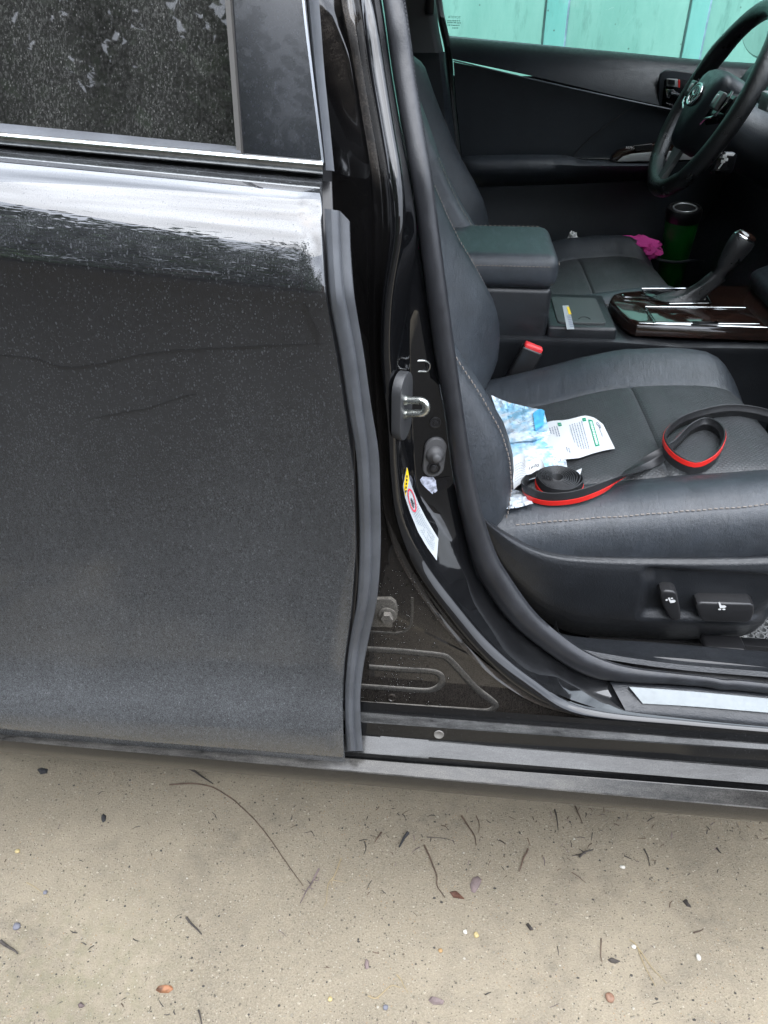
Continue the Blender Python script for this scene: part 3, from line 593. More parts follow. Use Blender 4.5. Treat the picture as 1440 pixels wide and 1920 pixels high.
o.grid(rg); sub('ring_symbol', o, plain('sticker_red', (.65, .03, .06), .5), stk)
o = MB()
for x0, y0, x1, y1 in ((768.5, 934, 773, 952), (767.5, 938, 772, 940), (770, 944, 775, 943)):
    d = V((y1 - y0, -(x1 - x0))).normalized() * .9
    o.add([hit(PB, a, b, .0016) for a, b in ((x0 + d.x, y0 + d.y), (x1 + d.x, y1 + d.y), (x1 - d.x, y1 - d.y), (x0 - d.x, y0 - d.y))], [(0, 1, 2, 3)])
sub('figure_symbol', o, M['ink'], stk, 0)
o = MB()
for i in range(24):
    for j in range(6):
        if random.random() < .8:
            s = .50 + .0185 * i; t = .18 + .11 * j; o.add([stq(s, t, .0014), stq(s + .003, t + .075, .0014), stq(s + .010, t + .075, .0014), stq(s + .007, t, .0014)], [(0, 1, 2, 3)])
sub('small_print', o, plain('fineprint', (.15, .19, .21), .7), stk, 0, kind='stuff')

# ---------------------------------------------------------------- lower jamb: pressed beads, hinge bracket, drops
def on_jamb(px, py, off=0.0):
    h_ = hit(JB, px, py, off); return h_ if h_ is not None else PY(px, py, .03)
def bead(pts, r, n=60, closed=False, flat=.4):
    o = MB(); pth = cr([on_jamb(*p) for p in pts], n); sweep(o, pth, [(r * flat * math.cos(a), r * math.sin(a)) for a in [2 * math.pi * k / 10 for k in range(10)]], (0, -1, 0)); return o
bm_ = paint('bead_paint', .85, .38, .02, .20, .35, updust=1.1, rough=.08, dcol=(.24, .225, .20))
cpart('pressed_bead', bead([(676, 1217), (720, 1219), (770, 1223), (826, 1229), (840, 1235), (858, 1253), (890, 1288), (922, 1314), (929, 1323), (922, 1331), (908, 1334), (860, 1331), (780, 1326), (672, 1319)], .0042, 110), bm_)
cpart('pressed_bead', bead([(676, 1287), (720, 1290), (790, 1295), (812, 1293), (826, 1284), (829, 1273), (822, 1263), (806, 1259), (760, 1256), (692, 1251)], .0040, 80), bm_)
cpart('pressed_bead', bead([(690, 1184), (735, 1187), (755, 1185), (768, 1176), (772, 1160), (773, 1120)], .0016, 50), bm_)
br = assembly('hinge_bracket', car, 'dusty metal hinge bracket with a hex bolt')
pp, pn = hitn(JB, 722, 1144); pn = V((0, -1, .12)).normalized(); ax_ = V((1, 0, 0)); ay_ = pn.cross(ax_); ay_ = ay_ if ay_.z > 0 else -ay_
o = MB(); out = [on_jamb(*p) for p in [(676, 1119), (733, 1118), (742, 1125), (747, 1140), (745, 1156), (737, 1158), (736, 1171), (672, 1170)]]; plate(o, out, .005, .001, nrm=pn); DM = paint('bracket_paint', 1, .3, .35, .35, .5, updust=.9, rough=.25, dcol=(.24, .22, .19)); sub('bracket_plate', o, DM, br)
o = MB(); bc = on_jamb(727, 1148) + pn * .005; lathe(o, [(.0098, 0), (.0098, .0018), (.0085, .0024), (.0066, .0024)], bc, pn, 24); sub('bolt_washer', o, DM, br)
o = MB(); lathe(o, [(.0066, .002), (.0066, .0075), (.0058, .0085), (0, .0085)], bc, pn, 6); sub('hex_bolt', o, DM, br, 20)
pp, pn = hitn(JB, 735, 1308); pn = pn or V((0, -1, 0)); o = MB(); lathe(o, [(.0052, 0), (.0052, .0012), (.004, .0016), (.0034, .0006), (0, .0004)], on_jamb(735, 1308), pn, 18); cpart('jamb_plug', o, M['jamb_paint'])
h_ = hit(SB, 823, 1376, .0006); o = MB(); lathe(o, [(.0056, 0), (.0052, .0012), (.0038, .0008), (.0016, -.0004), (0, -.0004)], h_, V((0, -1, .15)), 20); cpart('sill_screw', o, plain('screw_dust', (.17, .16, .145), .6, .2))
o = MB()
for i in range(420):
    x, y = random.gauss(745, 42), random.uniform(1070, 1332)
    if x < 676 or x > 930: continue
    if random.random() < .6 and x > 830: continue
    p_, n_ = hitn(JB, x, y)
    if p_ is None: continue
    r = random.choice((.0006, .0007, .0009, .0011, .0014)) * random.uniform(.8, 1.2)
    lathe(o, [(r, -.0001), (r * .92, r * .3), (r * .6, r * .55), (0, r * .68)], p_, n_, 8, sy=1.25)
cpart('water_drops', o, M['water'], 60, kind='stuff')

# ---------------------------------------------------------------- seats
FB = [(.40, .050), (.46, .076), (.50, .091), (.544, .093), (.583, .087), (.619, .074), (.667, .045), (.709, .015), (.745, -.006), (.80, -.034), (.90, -.078), (1.02, -.125)]
def seat(yc, mirror, full):
    s = -1 if mirror else 1
    root = assembly('front_seat', car, 'black leather front seat with perforated insert and side switches' if full else 'black leather driver seat beyond the console')
    hw = .2575
    ZN = [(-.1, .468), (.09, .4915), (.2, .510), (.30, .526), (.41, .5426), (.52, .549)]; ZF = [(-.1, .415), (0, .434), (.06, .449), (.12, .466), (.19, .487), (.25, .508), (.30, .521), (.36, .5275), (.43, .530), (.52, .527)]
    def zb(x, v=0): t = min(1, max(0, (v + 1) / 2)); t = t * t * (3 - 2 * t); return sinterp(ZN, x) * (1 - t) + sinterp(ZF, x) * t
    vst = [(-1.00, -.095), (-1.035, -.075), (-1.05, -.05), (-1.04, -.022), (-1.012, -.006), (-1.0, -.0035), (-.985, -.001), (-.95, .006), (-.88, .0115), (-.80, .0095), (-.72, .001), (-.65, -.009), (-.60, -.0155), (-.575, -.0185), (-.562, -.0215), (-.549, -.0185), (-.50, -.0155), (-.35, -.0135), (-.15, -.0125), (0, -.0125)]
    vst = vst + [(-a, b) for a, b in vst[-2::-1]]
    xst = [-.04, 0, .04, .08, .12, .16, .20, .24, .27, .295, .304, .3075, .3105, .3135, .317, .33, .36, .39, .42, .445, .465, .48, .492, .501, .507, .510, .510]
    def pt(x, i, v, dz):
        k = max(0, (x - .36) / .15); w = hw * (1 - .10 * k ** 2.2)
        fr = 0 if x < .43 else -.06 * ((x - .43) / .08) ** 2.6
        groove = 0
        if abs(v) < .555: groove = -.0032 * math.exp(-((x - .3105) / .0028) ** 2)
        wob = .0012 * mnoise.noise(V((x * 14, v * 5 + yc * 3, 1))) + (.0016 * mnoise.noise(V((x * 45, v * 9, yc))) if abs(v) > .57 else 0)
        xx = x
        bol = dz if abs(v) <= 1 else dz
        if i >= len(xst) - 1: return V((xx + .0, yc + s * v * w, zb(.5) - .16))
        dip = -.02 * max(0, (.05 - x) / .09) ** 1.5
        return V((xx, yc + s * v * w, zb(x, v) + bol * (1 if x < .45 else 1 - .5 * (x - .45) / .06) + fr + groove + dip + wob))
    rows = [[pt(x, i, v, dz) for v, dz in vst] for i, x in enumerate(xst)]
    c = MB(); n, m = len(rows), len(vst); c.grid(rows)
    k = 0
    for i in range(n - 1):
        for j in range(m - 1):
            vm = (vst[j][0] + vst[j + 1][0]) / 2; xm = (xst[i] + xst[i + 1]) / 2
            c.m[k] = 1 if abs(vm) < .56 and xm < .475 else 0; k += 1
    sub('seat_cushion', c, [M['leather'], M['perforated']], root, 60)
    # backrest
    fc = lambda z: .030 - .36 * (z - .5)
    zs = [.40 + .022 * i for i in range(24)]; rws = []
    for z in zs:
        f0 = fc(z); b = interp(FB, z) - f0; w = hw * (1.0 if z < .8 else 1 - .25 * (z - .8) / .2)
        prof = [(-.75, -.13), (-.97, -.115), (-1.03, -.07), (-1.035, -.02 + b * .35), (-1.01, b * .72), (-.965, b * .90), (-.945, b * .945 - .0015), (-.925, b * .975), (-.87, b), (-.80, b * .93), (-.70, b * .70), (-.60, b * .36), (-.545, b * .14), (-.53, b * .08 - .003), (-.51, b * .06), (-.3, 0), (0, -.004)]
        prof = prof + [(-a, q) for a, q in prof[-2::-1]]
        rws.append([V((f0 + q + .0015 * mnoise.noise(V((v * 6, z * 16, yc))), yc + s * v * w, z)) for v, q in prof])
    z1 = zs[-1]; cc_ = V((fc(z1) - .06, yc, 0)); last = rws[-1]
    for k_, dz_ in ((.95, .012), (.82, .026), (.55, .036), (.2, .040), (.02, .041)): rws.append([V((cc_.x + (p.x - cc_.x) * k_ - dz_ * .36, cc_.y + (p.y - cc_.y) * k_, z1 + dz_)) for p in last])
    hr_ = MB(); rbox(hr_, (fc(1.03) - .055, yc, 1.06), (.09, .24, .17), .035, 4); sub('headrest', hr_, M['leather'], root, 60)
    for e_ in (-.07, .07): hp = MB(); tube(hp, [V((fc(.92) - .06, yc + e_, .90)), V((fc(1.03) - .055, yc + e_, 1.0))], .006, 10); sub('headrest_post', hp, M['chrome'], root, 60)
    bk_ = MB(); bk_.grid(rws, closed_u=True); sub('seat_backrest', bk_, M['leather'], root, 60)
    # stitching, one thin thread bar per stitch
    t = MB()
    def stitches(path, up, step=.0065, ln=.0042):
        L_ = sum((b - a).length for a, b in zip(path, path[1:])); n_ = int(L_ / step); q = cr(path, max(3, n_ * 2))
        for a, b in zip(q[::2], q[1::2]):
            d = (b - a)
            if d.length < 1e-5: continue
            rbox(t, (a + b) / 2 + up * .0012, (ln, .0013, .0011), 0, ax=basis(up, d))
    for sg in (-1, 1):
        stitches([pt(x, 5, sg * .992, -.0020) for x in [.10 + .02 * i for i in range(20)]], V((0, -s * -sg * .5, .8)).normalized())
    for sg in (-1, 1):
        stitches([V((fc(z) + (interp(FB, z) - fc(z)) * .93 + .001, yc + s * sg * .955 * hw, z)) for z in [.47 + .012 * i for i in range(28)]], V((.75, s * sg * .6, .2)).normalized())
    sub('stitching', t, M['stitch'], root, 0, kind='stuff')
    if full:
        # moulded side cover
        out = [(905, 972), (912, 1010), (930, 1060), (962, 1108), (1000, 1148), (1040, 1174), (1085, 1190), (1180, 1197), (1300, 1199), (1385, 1194), (1425, 1175), (1452, 1140), (1500, 1100), (1540, 1040)]
        top = [(905, 970), (930, 985), (965, 1003), (1010, 1022), (1060, 1031), (1130, 1034), (1220, 1035), (1310, 1035), (1400, 1034), (1460, 1032), (1500, 1030), (1520, 1030), (1535, 1030), (1545, 1032)]
        def row(t_, Y): return cr([PY(lerp(a[0], b[0], t_), lerp(a[1], b[1], t_), Y) for a, b in zip(top, out)], 60)
        c = MB()
        inset = [(1206, 1085), (1240, 1076), (1330, 1074), (1450, 1075), (1450, 1150), (1400, 1164), (1330, 1160), (1260, 1154), (1222, 1140), (1205, 1115)]
        grid_ = []
        for t_, Y in ((0, .262), (.0, .246), (.02, .236), (.07, .222), (.14, .215), (.22, .2125), (.30, .212), (.37, .212), (.44, .212), (.51, .212), (.58, .2125), (.65, .213), (.72, .2135), (.79, .215), (.86, .219), (.92, .226), (.97, .238), (1.0, .256)): grid_.append(row(t_, Y))
        # recess for the switches
        a0 = PY(1206, 1120, .212).x; a1 = .52; zt = PY(1300, 1076, .212).z; zl = PY(1300, 1158, .212).z
        fine = []
        for i in range(len(grid_) - 1):
            for k in range(3): fine.append([p.lerp(q, k / 3) for p, q in zip(grid_[i], grid_[i + 1])])
        fine.append(grid_[-1])
        fine = [cr(r_, 150) for r_ in fine]
        def sm(e0, e1, x): x = min(1, max(0, (x - e0) / (e1 - e0))); return x * x * (3 - 2 * x)
        for r_ in fine:
            for p in r_:
                k = sm(a0 - .006, a0 + .014, p.x + max(0, (p.z - (zt + zl) / 2 - .015)) * .3) * sm(zl - .014, zl + .004, p.z) * (1 - sm(zt - .004, zt + .008, p.z)) * (1 - sm(.43, .52, p.x))
                p.y += .011 * k
        c.grid(fine); sub('side_cover', c, M['plastic'], root, 60); CB = c.bvh()
        b1 = MB(); o1 = [(1232, 1092), (1238, 1089), (1258, 1090), (1264, 1096), (1270, 1135), (1268, 1143), (1255, 1145), (1247, 1140), (1240, 1118)]
        def knob(name, outline, d, mat=M['satin_black'], bev=.003):
            o = MB(); plate(o, [PY(*p_, .226) for p_ in outline], d, bev, 3, nrm=(0, -1, 0)); return sub(name, o, mat, root, 45)
        KM = plain('knob_plastic', (.018, .018, .019), .32, grain=.25, gs=500)
        knob('recline_switch', [(1231, 1098), (1234, 1091), (1242, 1088), (1256, 1089), (1263, 1093), (1270, 1132), (1270, 1140), (1263, 1145), (1254, 1144), (1248, 1139), (1238, 1120)], .021, KM)
        knob('slide_switch', [(1297, 1118), (1300, 1112), (1308, 1109), (1398, 1111), (1405, 1115), (1405, 1128), (1400, 1142), (1392, 1147), (1315, 1145), (1307, 1141), (1302, 1132)], .022, KM)
        # white pictograms printed on the switches
        o = MB(); zz = .2035
        def poly(pts): o.add([PY(*p_, zz - .0008) for p_ in pts], [tuple(range(len(pts)))])
        def blob(x, y, rx, ry): poly([(x + rx * math.cos(2 * math.pi * k / 10), y + ry * math.sin(2 * math.pi * k / 10)) for k in range(10)])
        zz = .2045; blob(1250, 1125, 2.2, 1.7); poly([(1252, 1121), (1255.5, 1120.5), (1257.5, 1125.5), (1264, 1124.5), (1267.5, 1127), (1264.5, 1130), (1257, 1131)]); blob(1259.5, 1122, 2.4, 1.4)
        sub('switch_pictogram', o, M['white'], root, 0); o = MB()
        zz = .2035; poly([(1347, 1129), (1350, 1129), (1352.5, 1135), (1359, 1135), (1362, 1137.5), (1359, 1140), (1350, 1140.5)]); blob(1349.5, 1142.5, 3.2, 1.5); blob(1357.5, 1142.5, 3, 1.5)
        sub('switch_pictogram', o, M['white'], root, 0)
        # seat rail end and lever under the cover
        o = MB(); rbox(o, PY(1355, 1209, .22), (.055, .03, .012), .005, 3); rbox(o, PY(1300, 1206, .26), (.30, .02, .02), .004); sub('seat_rail', o, M['satin_black'], root)
    return root, c, rows
SEAT, _, _ = seat(.4925, False, True)
scm = [ch for ch in SEAT.children if ch.name.startswith('seat_cushion')][0].data
CU = BVHTree.FromPolygons([v.co.copy() for v in scm.vertices], [tuple(p.vertices) for p in scm.polygons])
FSEAT, _, _ = seat(1.225, False, False)
fcm = [ch for ch in FSEAT.children if ch.name.startswith('seat_cushion')][0].data
FCU = BVHTree.FromPolygons([v.co.copy() for v in fcm.vertices], [tuple(p.vertices) for p in fcm.polygons])
def on_seat(px, py, off=0.0): 
    h_ = hit(CU, px, py, 0); return (h_ + V((0, 0, off))) if h_ is not None else PZ(px, py, .51 + off)

# ---------------------------------------------------------------- centre console
con = assembly('center_console', car, 'center console with padded armrest, covered cup tray and dark wood panel')
o = MB(); rbox(o, (-.02, .892, .643), (.42, .215, .062), .022, 4); sub('armrest_lid', o, M['leather'], con, 50)
o = MB()
for (ya, yb, z) in ((.7865, .7865, .655),):
    pth = [V((-.1 + .0065 * i, .7845, .6555)) for i in range(43)]
    for a, b in zip(pth[:-1:1], pth[1::1]): rbox(o, (a + b) / 2, (.0042, .0012, .0012), 0)
for i in range(30): rbox(o, V((-.1 + .0065 * i * 1.4, .985, .6735)), (.0042, .0012, .0012), 0)
for i in range(26): rbox(o, V((.1895, .80 + .0068 * i, .656)), (.0012, .0042, .0012), 0)
sub('stitching', o, M['stitch'], con, 0, kind='stuff')
o = MB(); rbox(o, (-.02, .892, .565), (.405, .20, .10), .010, 3); sub('armrest_box', o, M['plastic'], con, 50)
# body of the console with its ledge
o = MB(); led = []
prof = [(.795, .15), (.790, .30), (.788, .46), (.786, .508), (.782, .519), (.783, .524), (.790, .5265), (.80, .5265), (.815, .525), (.99, .525), (1.0, .5265), (1.01, .519), (1.012, .46), (1.01, .15)]
xs_ = [-.35, .0, .12, .20, .30, .36, .42, .50, .56, .60, .62]
def lift(x): return interp([(-.35, .0), (.15, .0), (.32, .0), (.42, -.006), (.62, -.002)], x)
o.grid([[V((x, y, z + (lift(x) if z > .4 else 0))) for y, z in prof] for x in xs_]); sub('console_body', o, M['plastic'], con, 35)
o = MB(); rbox(o, (.245, .882, .532), (.125, .185, .030), .006, 3); sub('cup_tray_frame', o, M['plastic'], con)
o = MB(); plate(o, rrect(V((.245, .875, .547)), V((1, 0, 0)), V((0, 1, 0)), .088, .140, .010), .0035, .0012, nrm=(0, 0, 1)); tray = sub('cup_tray_lid', o, M['trim_grey'], con)
M['tray'] = plain('tray', (.045, .05, .05), .5, grain=.3, gs=400); tray.data.materials[0] = M['tray']
o = MB(); q = [PZ(*p, .5512) for p in [(1054.5, 573), (1066, 572.5), (1077, 617), (1063, 617.5)]]; o.add(q, [(0, 1, 2, 3)]); sub('tray_label', o, M['white_print'], con, 0, label='narrow white label strip on the cup tray lid')
o = MB(); q = [PZ(*p, .5518) for p in [(1062.5, 575), (1066.5, 574.5), (1071.5, 589), (1066.5, 589.5)]]; o.add(q, [(0, 1, 2, 3)]); sub('label_band', o, M['yellow'], con, 0)
o = MB()
for i in range(7): q = [PZ(*p, .5518) for p in [(1063 + i * .9, 592 + i * 3.2), (1070 + i * 1., 591.6 + i * 3.2), (1070.5 + i * 1., 593 + i * 3.2), (1063.3 + i * .9, 593.4 + i * 3.2)]]; o.add(q, [(0, 1, 2, 3)])
sub('label_print', o, M['ink_grey'], con, 0, kind='stuff')
o = MB(); cc = PZ(1097, 600, .5508); pth = [cc + V((.011 * math.cos(a), .016 * math.sin(a), 0)) for a in [R(20 + 14 * i) for i in range(11)]]; tube(o, pth, .0008, 6); sub('finger_mark', o, M['satin_black'], con)
# wood panel
wp = [PZ(*p, .552) for p in [(1163, 549), (1300, 540), (1440, 534), (1640, 528), (1640, 622), (1440, 616), (1300, 611), (1195, 607), (1178, 600), (1142, 566), (1147, 554)]]
o = MB(); plate(o, [V((p.x, p.y, .529)) for p in wp], .026, .008, 4, nrm=(0, 0, 1)); panel = sub('wood_panel', o, M['wood'], con, 50); panel['label'] = 'glossy dark wood-grain panel round the gear lever'
def zstrip(mb, pts, r=.0012, z=.5555): tube(mb, [PZ(*p, z) for p in pts], r, 6)
o = MB(); zstrip(o, [(1198, 606), (1300, 610), (1440, 614.5), (1600, 620)], .0011, .5545); sub('chrome_line', o, M['chrome'], con)
o = MB(); lidp = [(1210, 575), (1398, 577), (1424, 607.5), (1229, 606)]; plate(o, [PZ(*p, .5555) for p in lidp], .003, .001, nrm=(0, 0, 1)); sub('ashtray_lid', o, M['wood'], con)
o = MB(); lp = [PZ(*p, .5588) for p in lidp]
for a, b in ((0, 1), (3, 0), (2, 3)): tube(o, [lp[a], lp[b]], .0008, 6)
sub('lid_trim', o, M['chrome'], con)
o = MB(); q = [PZ(*p, .5592) for p in [(1296, 603), (1350, 603.5), (1347, 607), (1299, 606.5)]]; plate(o, q, .001, 0, nrm=(0, 0, 1)); sub('lid_pull', o, M['chrome'], con)
# shift gate, boot, lever
gp = [(1203, 541.5), (1285, 541), (1322, 547), (1334, 569), (1255, 570), (1240, 565.5), (1212, 556)]
o = MB(); plate(o, [PZ(*p, .5545) for p in gp], .003, .001, nrm=(0, 0, 1)); sub('gate_plate', o, M['gloss_black'], con)
o = MB(); gl_ = [PZ(*p, .559) for p in gp]; 
for a, b in zip(gl_, gl_[1:] + gl_[:1]): tube(o, [a, b], .0014, 6)
zstrip(o, [(1167, 553), (1172, 556.5), (1205, 557), (1216, 559)], .0019, .558); sub('gate_trim', o, M['chrome'], con)
o = MB()
for x, y in ((1344 - 22, 551), (1315, 556), (1320, 561), (1312, 549)): rbox(o, PZ(x, y, .5585), (.005, .004, .001), 0)
sub('gate_marks', o, M['white'], con, 0)
o = MB(); base = [PZ(*p, .5585) for p in [(1222, 556), (1250, 548), (1290, 545), (1318, 551), (1320, 562), (1300, 567), (1262, 567), (1235, 563)]]
bc = sum(base, V()) / 8; topc = PY(1347, 516, .925); lev = (PY(1385, 462, .925) - topc).normalized(); bx, by, bz = basis(lev, V((1, 0, 0)))
tp = []
for b in base: d = (b - bc); tp.append(topc + (bx * d.x * 3 + by * d.y * 3).normalized() * .0165)
rws = []
for i in range(11):
    t = i / 10; k = t ** .8; sag = V((-.004, 0, -.012)) * math.sin(math.pi * t)
    rws.append([b.lerp(q, k) + sag * (1 + .5 * math.sin(3 * j)) + (bc.lerp(topc, k) - b.lerp(q, k)) * (.22 * math.sin(math.pi * t)) for j, (b, q) in enumerate(zip(base, tp))])
rws = [cr(r_ + [r_[0]], 33)[:-1] for r_ in rws]
for i, r_ in enumerate(rws):
    for j, p in enumerate(r_): p += V((0, 0, .0022)) * math.sin(j * .9 + i * .55) * math.sin(math.pi * i / 10)
o.grid(rws, closed_u=True); sub('shift_boot', o, M['wheel_leather'], con, 70)
o = MB(); sp_ = [r_[10] for r_ in rws]
q = cr([p + V((-.0015, -.001, .0015)) for p in sp_], 46)
for a, b in zip(q[::2], q[1::2]): rbox(o, (a + b) / 2, (.0028, .0011, .0011), 0, ax=basis(V((-.6, -.3, .7)), b - a)); rbox(o, (a + b) / 2 + V((.002, -.004, -.001)), (.0028, .0011, .0011), 0, ax=basis(V((-.6, -.3, .7)), b - a))
sub('stitching', o, M['stitch'], con, 0, kind='stuff')
o = MB(); kl = (PY(1390, 456, .925) - topc).length
lathe(o, [(0, -.012), (.0125, -.012), (.012, .012), (.0135, .016), (.0165, .022), (.0195, .036), (.0225, .052), (.0235, .064), (.0225, .073), (.020, .078)], topc, lev, 28, sx=1.0, sy=.85, xdir=V((1, 0, 0))); sub('shift_knob', o, M['wheel_leather'], con, 60)
o = MB(); lathe(o, [(.0205, .077), (.0205, .0795), (.017, .084), (.009, .0865), (0, .087)], topc, lev, 28, sx=1.0, sy=.85, xdir=V((1, 0, 0))); sub('knob_cap', o, M['wood'], con, 60)
o = MB(); lathe(o, [(.0224, .0745), (.0228, .0755), (.0212, .0785), (.0202, .0790)], topc, lev, 28, sx=1.0, sy=.85, xdir=V((1, 0, 0))); sub('knob_ring', o, M['chrome'], con, 60)
# belt buckle
o = MB(); b0 = PY(968, 712, .752); b1 = PY(998, 655, .752); zx = (b1 - b0).normalized(); xx = V((1, 0, .15)); xx = (xx - zx * xx.dot(zx)).normalized(); yy = zx.cross(xx)
bl = assembly('belt_buckle', car, 'black seat belt buckle with red release button')
rbox(o, b0.lerp(b1, .42), (.040, .020, (b1 - b0).length * 1.25), .005, 3, ax=(xx, yy, zx)); sub('buckle_body', o, M['satin_black'], bl)
o = MB(); rbox(o, b1 + zx * .0035 + xx * .0, (.035, .0165, .012), .004, 3, ax=(xx, yy, zx)); sub('release_button', o, M['red_buckle'], bl)

# ---------------------------------------------------------------- steering wheel
WC = V((.520, 1.30, .858)); wn_ = V((-math.cos(R(25)), 0, math.sin(R(25)))); wu = V((math.sin(R(25)), 0, math.cos(R(25)))); wr_ = V((0, -1, 0))
whl = assembly('steering_wheel', car, 'black leather steering wheel with silver maker emblem')
RIM = .186
o = MB(); pth = [WC + wn_ * -.012 + (wr_ * math.sin(a) + wu * math.cos(a)) * (RIM + (.0 if math.cos(a) > -.8 else -.004)) for a in [2 * math.pi * k / 72 for k in range(73)]]
rows_ = []
for k, p in enumerate(pth[:-1]):
    a = 2 * math.pi * k / 72; rad = (wr_ * math.sin(a) + wu * math.cos(a)); th = 1 + .14 * math.exp(-((abs((a if a < math.pi else 2 * math.pi - a)) - R(62)) / .22) ** 2)
    rows_.append([p + rad * .0185 * th * math.cos(2 * math.pi * j / 14) + wn_ * .0185 * th * math.sin(2 * math.pi * j / 14) for j in range(14)])
o.grid(rows_, closed_u=True, closed_v=True); sub('rim', o, M['wheel_leather'], whl, 60)
o = MB()   # lacing inside the rim
for a in [R(100 + 1.6 * k) for k in range(40)] + [R(-100 - 1.6 * k) for k in range(40)] + [R(-25 - 1.6 * k) for k in range(26)]:
    rad = (wr_ * math.sin(a) + wu * math.cos(a)); p = WC - wn_ * .012 + rad * (RIM - .0150) + wn_ * .009; rbox(o, p, (.0075, .0022, .0016), 0, ax=basis(rad * -.6 + wn_ * .6, wn_))
sub('rim_lacing', o, M['satin_black'], whl, 0, kind='stuff')
def wp_(x, y, h=0): return WC + wr_ * x + wu * y + wn_ * h       # x to the near side (driver's right), y up, h towards the driver
o = MB(); hub = [(-.075, .045), (-.05, .058), (0, .062), (.05, .058), (.075, .045), (.078, .01), (.066, -.03), (.045, -.075), (.024, -.098), (0, -.102), (-.024, -.098), (-.045, -.075), (-.066, -.03), (-.078, .01)]
rws = []
for k, h in ((1.0, -.035), (1.0, -.005), (.97, .008), (.88, .017), (.62, .024), (.3, .027), (.05, .028)): rws.append([p for p in cr([wp_(x * k, (y + .01) * k - .01, h) for x, y in hub] + [wp_(hub[0][0] * k, (hub[0][1] + .01) * k - .01, h)], 57)[:-1]])
o.grid(rws, closed_u=True); o.f.append(tuple(range(len(o.v) - 56, len(o.v)))); o.m.append(0); sub('airbag_cover', o, M['plastic_far'], whl, 60)
for sgn in (-1, 1):
    o = MB(); rws = []
    for t in [i / 8 for i in range(9)]:
        x = sgn * lerp(.06, .178, t); yc_ = lerp(-.002, .012, t); hh = lerp(.036, .020, t); h = lerp(.0, -.012, t); rws.append([wp_(x, yc_ + hh, h - .008), wp_(x, yc_ + hh * .8, h + .004), wp_(x, yc_, h + .008), wp_(x, yc_ - hh * .8, h + .004), wp_(x, yc_ - hh, h - .008), wp_(x, yc_, h - .016)])
    o.grid(rws, closed_u=True); sub('spoke', o, M['gloss_black'], whl, 50)
    o = MB(); tube(o, cr([wp_(sgn * .072, -.04, .006), wp_(sgn * .095, -.028, .010), wp_(sgn * .125, -.018, .008), wp_(sgn * .135, .008, .004), wp_(sgn * .128, .032, .004)], 20), .0026, 8); sub('spoke_trim', o, M['chrome_dusty'], whl)
    o = MB(); rbox(o, wp_(sgn * .108, .008, .012), (.040, .034, .010), .004, 3, ax=(wr_, wu, wn_)); sub('switch_pad', o, M['satin_black'], whl)
    o = MB(); rbox(o, wp_(sgn * .103, .008, .0165), (.014, .020, .006), .003, 3, ax=(wr_, wu, wn_)); sub('switch_key', o, M['silver_plastic'], whl)
o = MB(); rws = []
for t in [i / 8 for i in range(9)]:
    y = lerp(-.07, -.178, t); w_ = lerp(.030, .014, t ** .6); rws.append([wp_(-w_, y, -.004), wp_(-w_ * .6, y, .006 - .012 * t), wp_(w_ * .6, y, .006 - .012 * t), wp_(w_, y, -.004), wp_(0, y, -.02)])
o.grid(rws, closed_u=True); sub('spoke', o, M['silver_plastic'], whl, 50); whl.children[-1].data.materials[0] = plain('spoke_grey', (.11, .115, .115), .35, .2)
# emblem: three nested ovals
o = MB()
def oval(cx, cy, rx, ry, r):
    q = [wp_(cx + rx * math.cos(2 * math.pi * k / 36), cy + ry * math.sin(2 * math.pi * k / 36), .0295) for k in range(37)]; sweep(o, q, circ(r, 8), tuple(wn_), False)
oval(0, 0, .031, .021, .0030); oval(0, .0075, .0195, .0095, .0024); oval(0, -.001, .0085, .0185, .0024); sub('maker_emblem', o, M['chrome'], whl, 60, label='chrome emblem of three nested ovals')
o = MB(); lathe(o, [(.036, .0262), (.033, .0290), (0, .0290)], WC, wn_, 30, sx=.72, sy=1.0, xdir=wu); sub('emblem_well', o, M['satin_black'], whl, 60)
o = MB(); text(o, 'SRS', wp_(0, -.048, .0262), -wr_ * -1, wu, .011); text(o, 'AIRBAG', wp_(0, -.060, .0252), wr_, wu, .007); sub('airbag_lettering', o, M['satin_black'], whl, 0)
# column, stalk and dashboard
col_ = assembly('steering_column', car)
o = MB(); cpt = WC - wn_ * .05; rws = []
for d, w_, h in ((.01, .055, .05), (.06, .07, .06), (.14, .075, .065), (.24, .075, .065)): rws.append([WC - wn_ * d + wr_ * x * w_ + wu * (y * h - .02) for x, y in [(math.cos(2 * math.pi * k / 20), math.sin(2 * math.pi * k / 20)) for k in range(20)]])
o.grid(rws, closed_u=True); sub('column_cover', o, M['plastic_far'], col_, 60)
o = MB(); a = PY(1355, 305, 1.20); rbox(o, a, (.05, .03, .045), .012, 3); sub('column_lever', o, M['gloss_black'], col_)
o = MB()
for (x0, y0, x1, y1) in ((1357, 291, 1361, 296), (1358, 300, 1364, 299), (1353, 305, 1359, 300)): rbox(o, PY((x0 + x1) / 2, (y0 + y1) / 2, 1.184), (.008, .001, .005), 0)
for i in range(5): rbox(o, PY(1348 + 2.0 * i, 315 - 2.6 * i, 1.184), (.0022, .001, .003), 0)
sub('lever_marks', o, M['white'], col_, 0, kind='stuff')
dash = assembly('dashboard', car)
o = MB(); dp = [(.62, .22), (.64, .42), (.66, .52), (.70, .60), (.70, .70), (.665, .76), (.66, .84), (.70, .90), (.80, .945), (1.05, .955), (1.25, .93)]
o.grid([[V((x, y, z)) for x, z in dp] for y in (.20, .4, .6, .76, .80)] ); o.grid([[V((x, y, z)) for x, z in dp] for y in (1.02, 1.1, 1.3, 1.5, 1.63)]); o.grid([[V((x + .02, y, z)) for x, z in dp] for y in (.79, .9, 1.03)]); sub('dash_panel', o, M['plastic_far'], dash, 50)
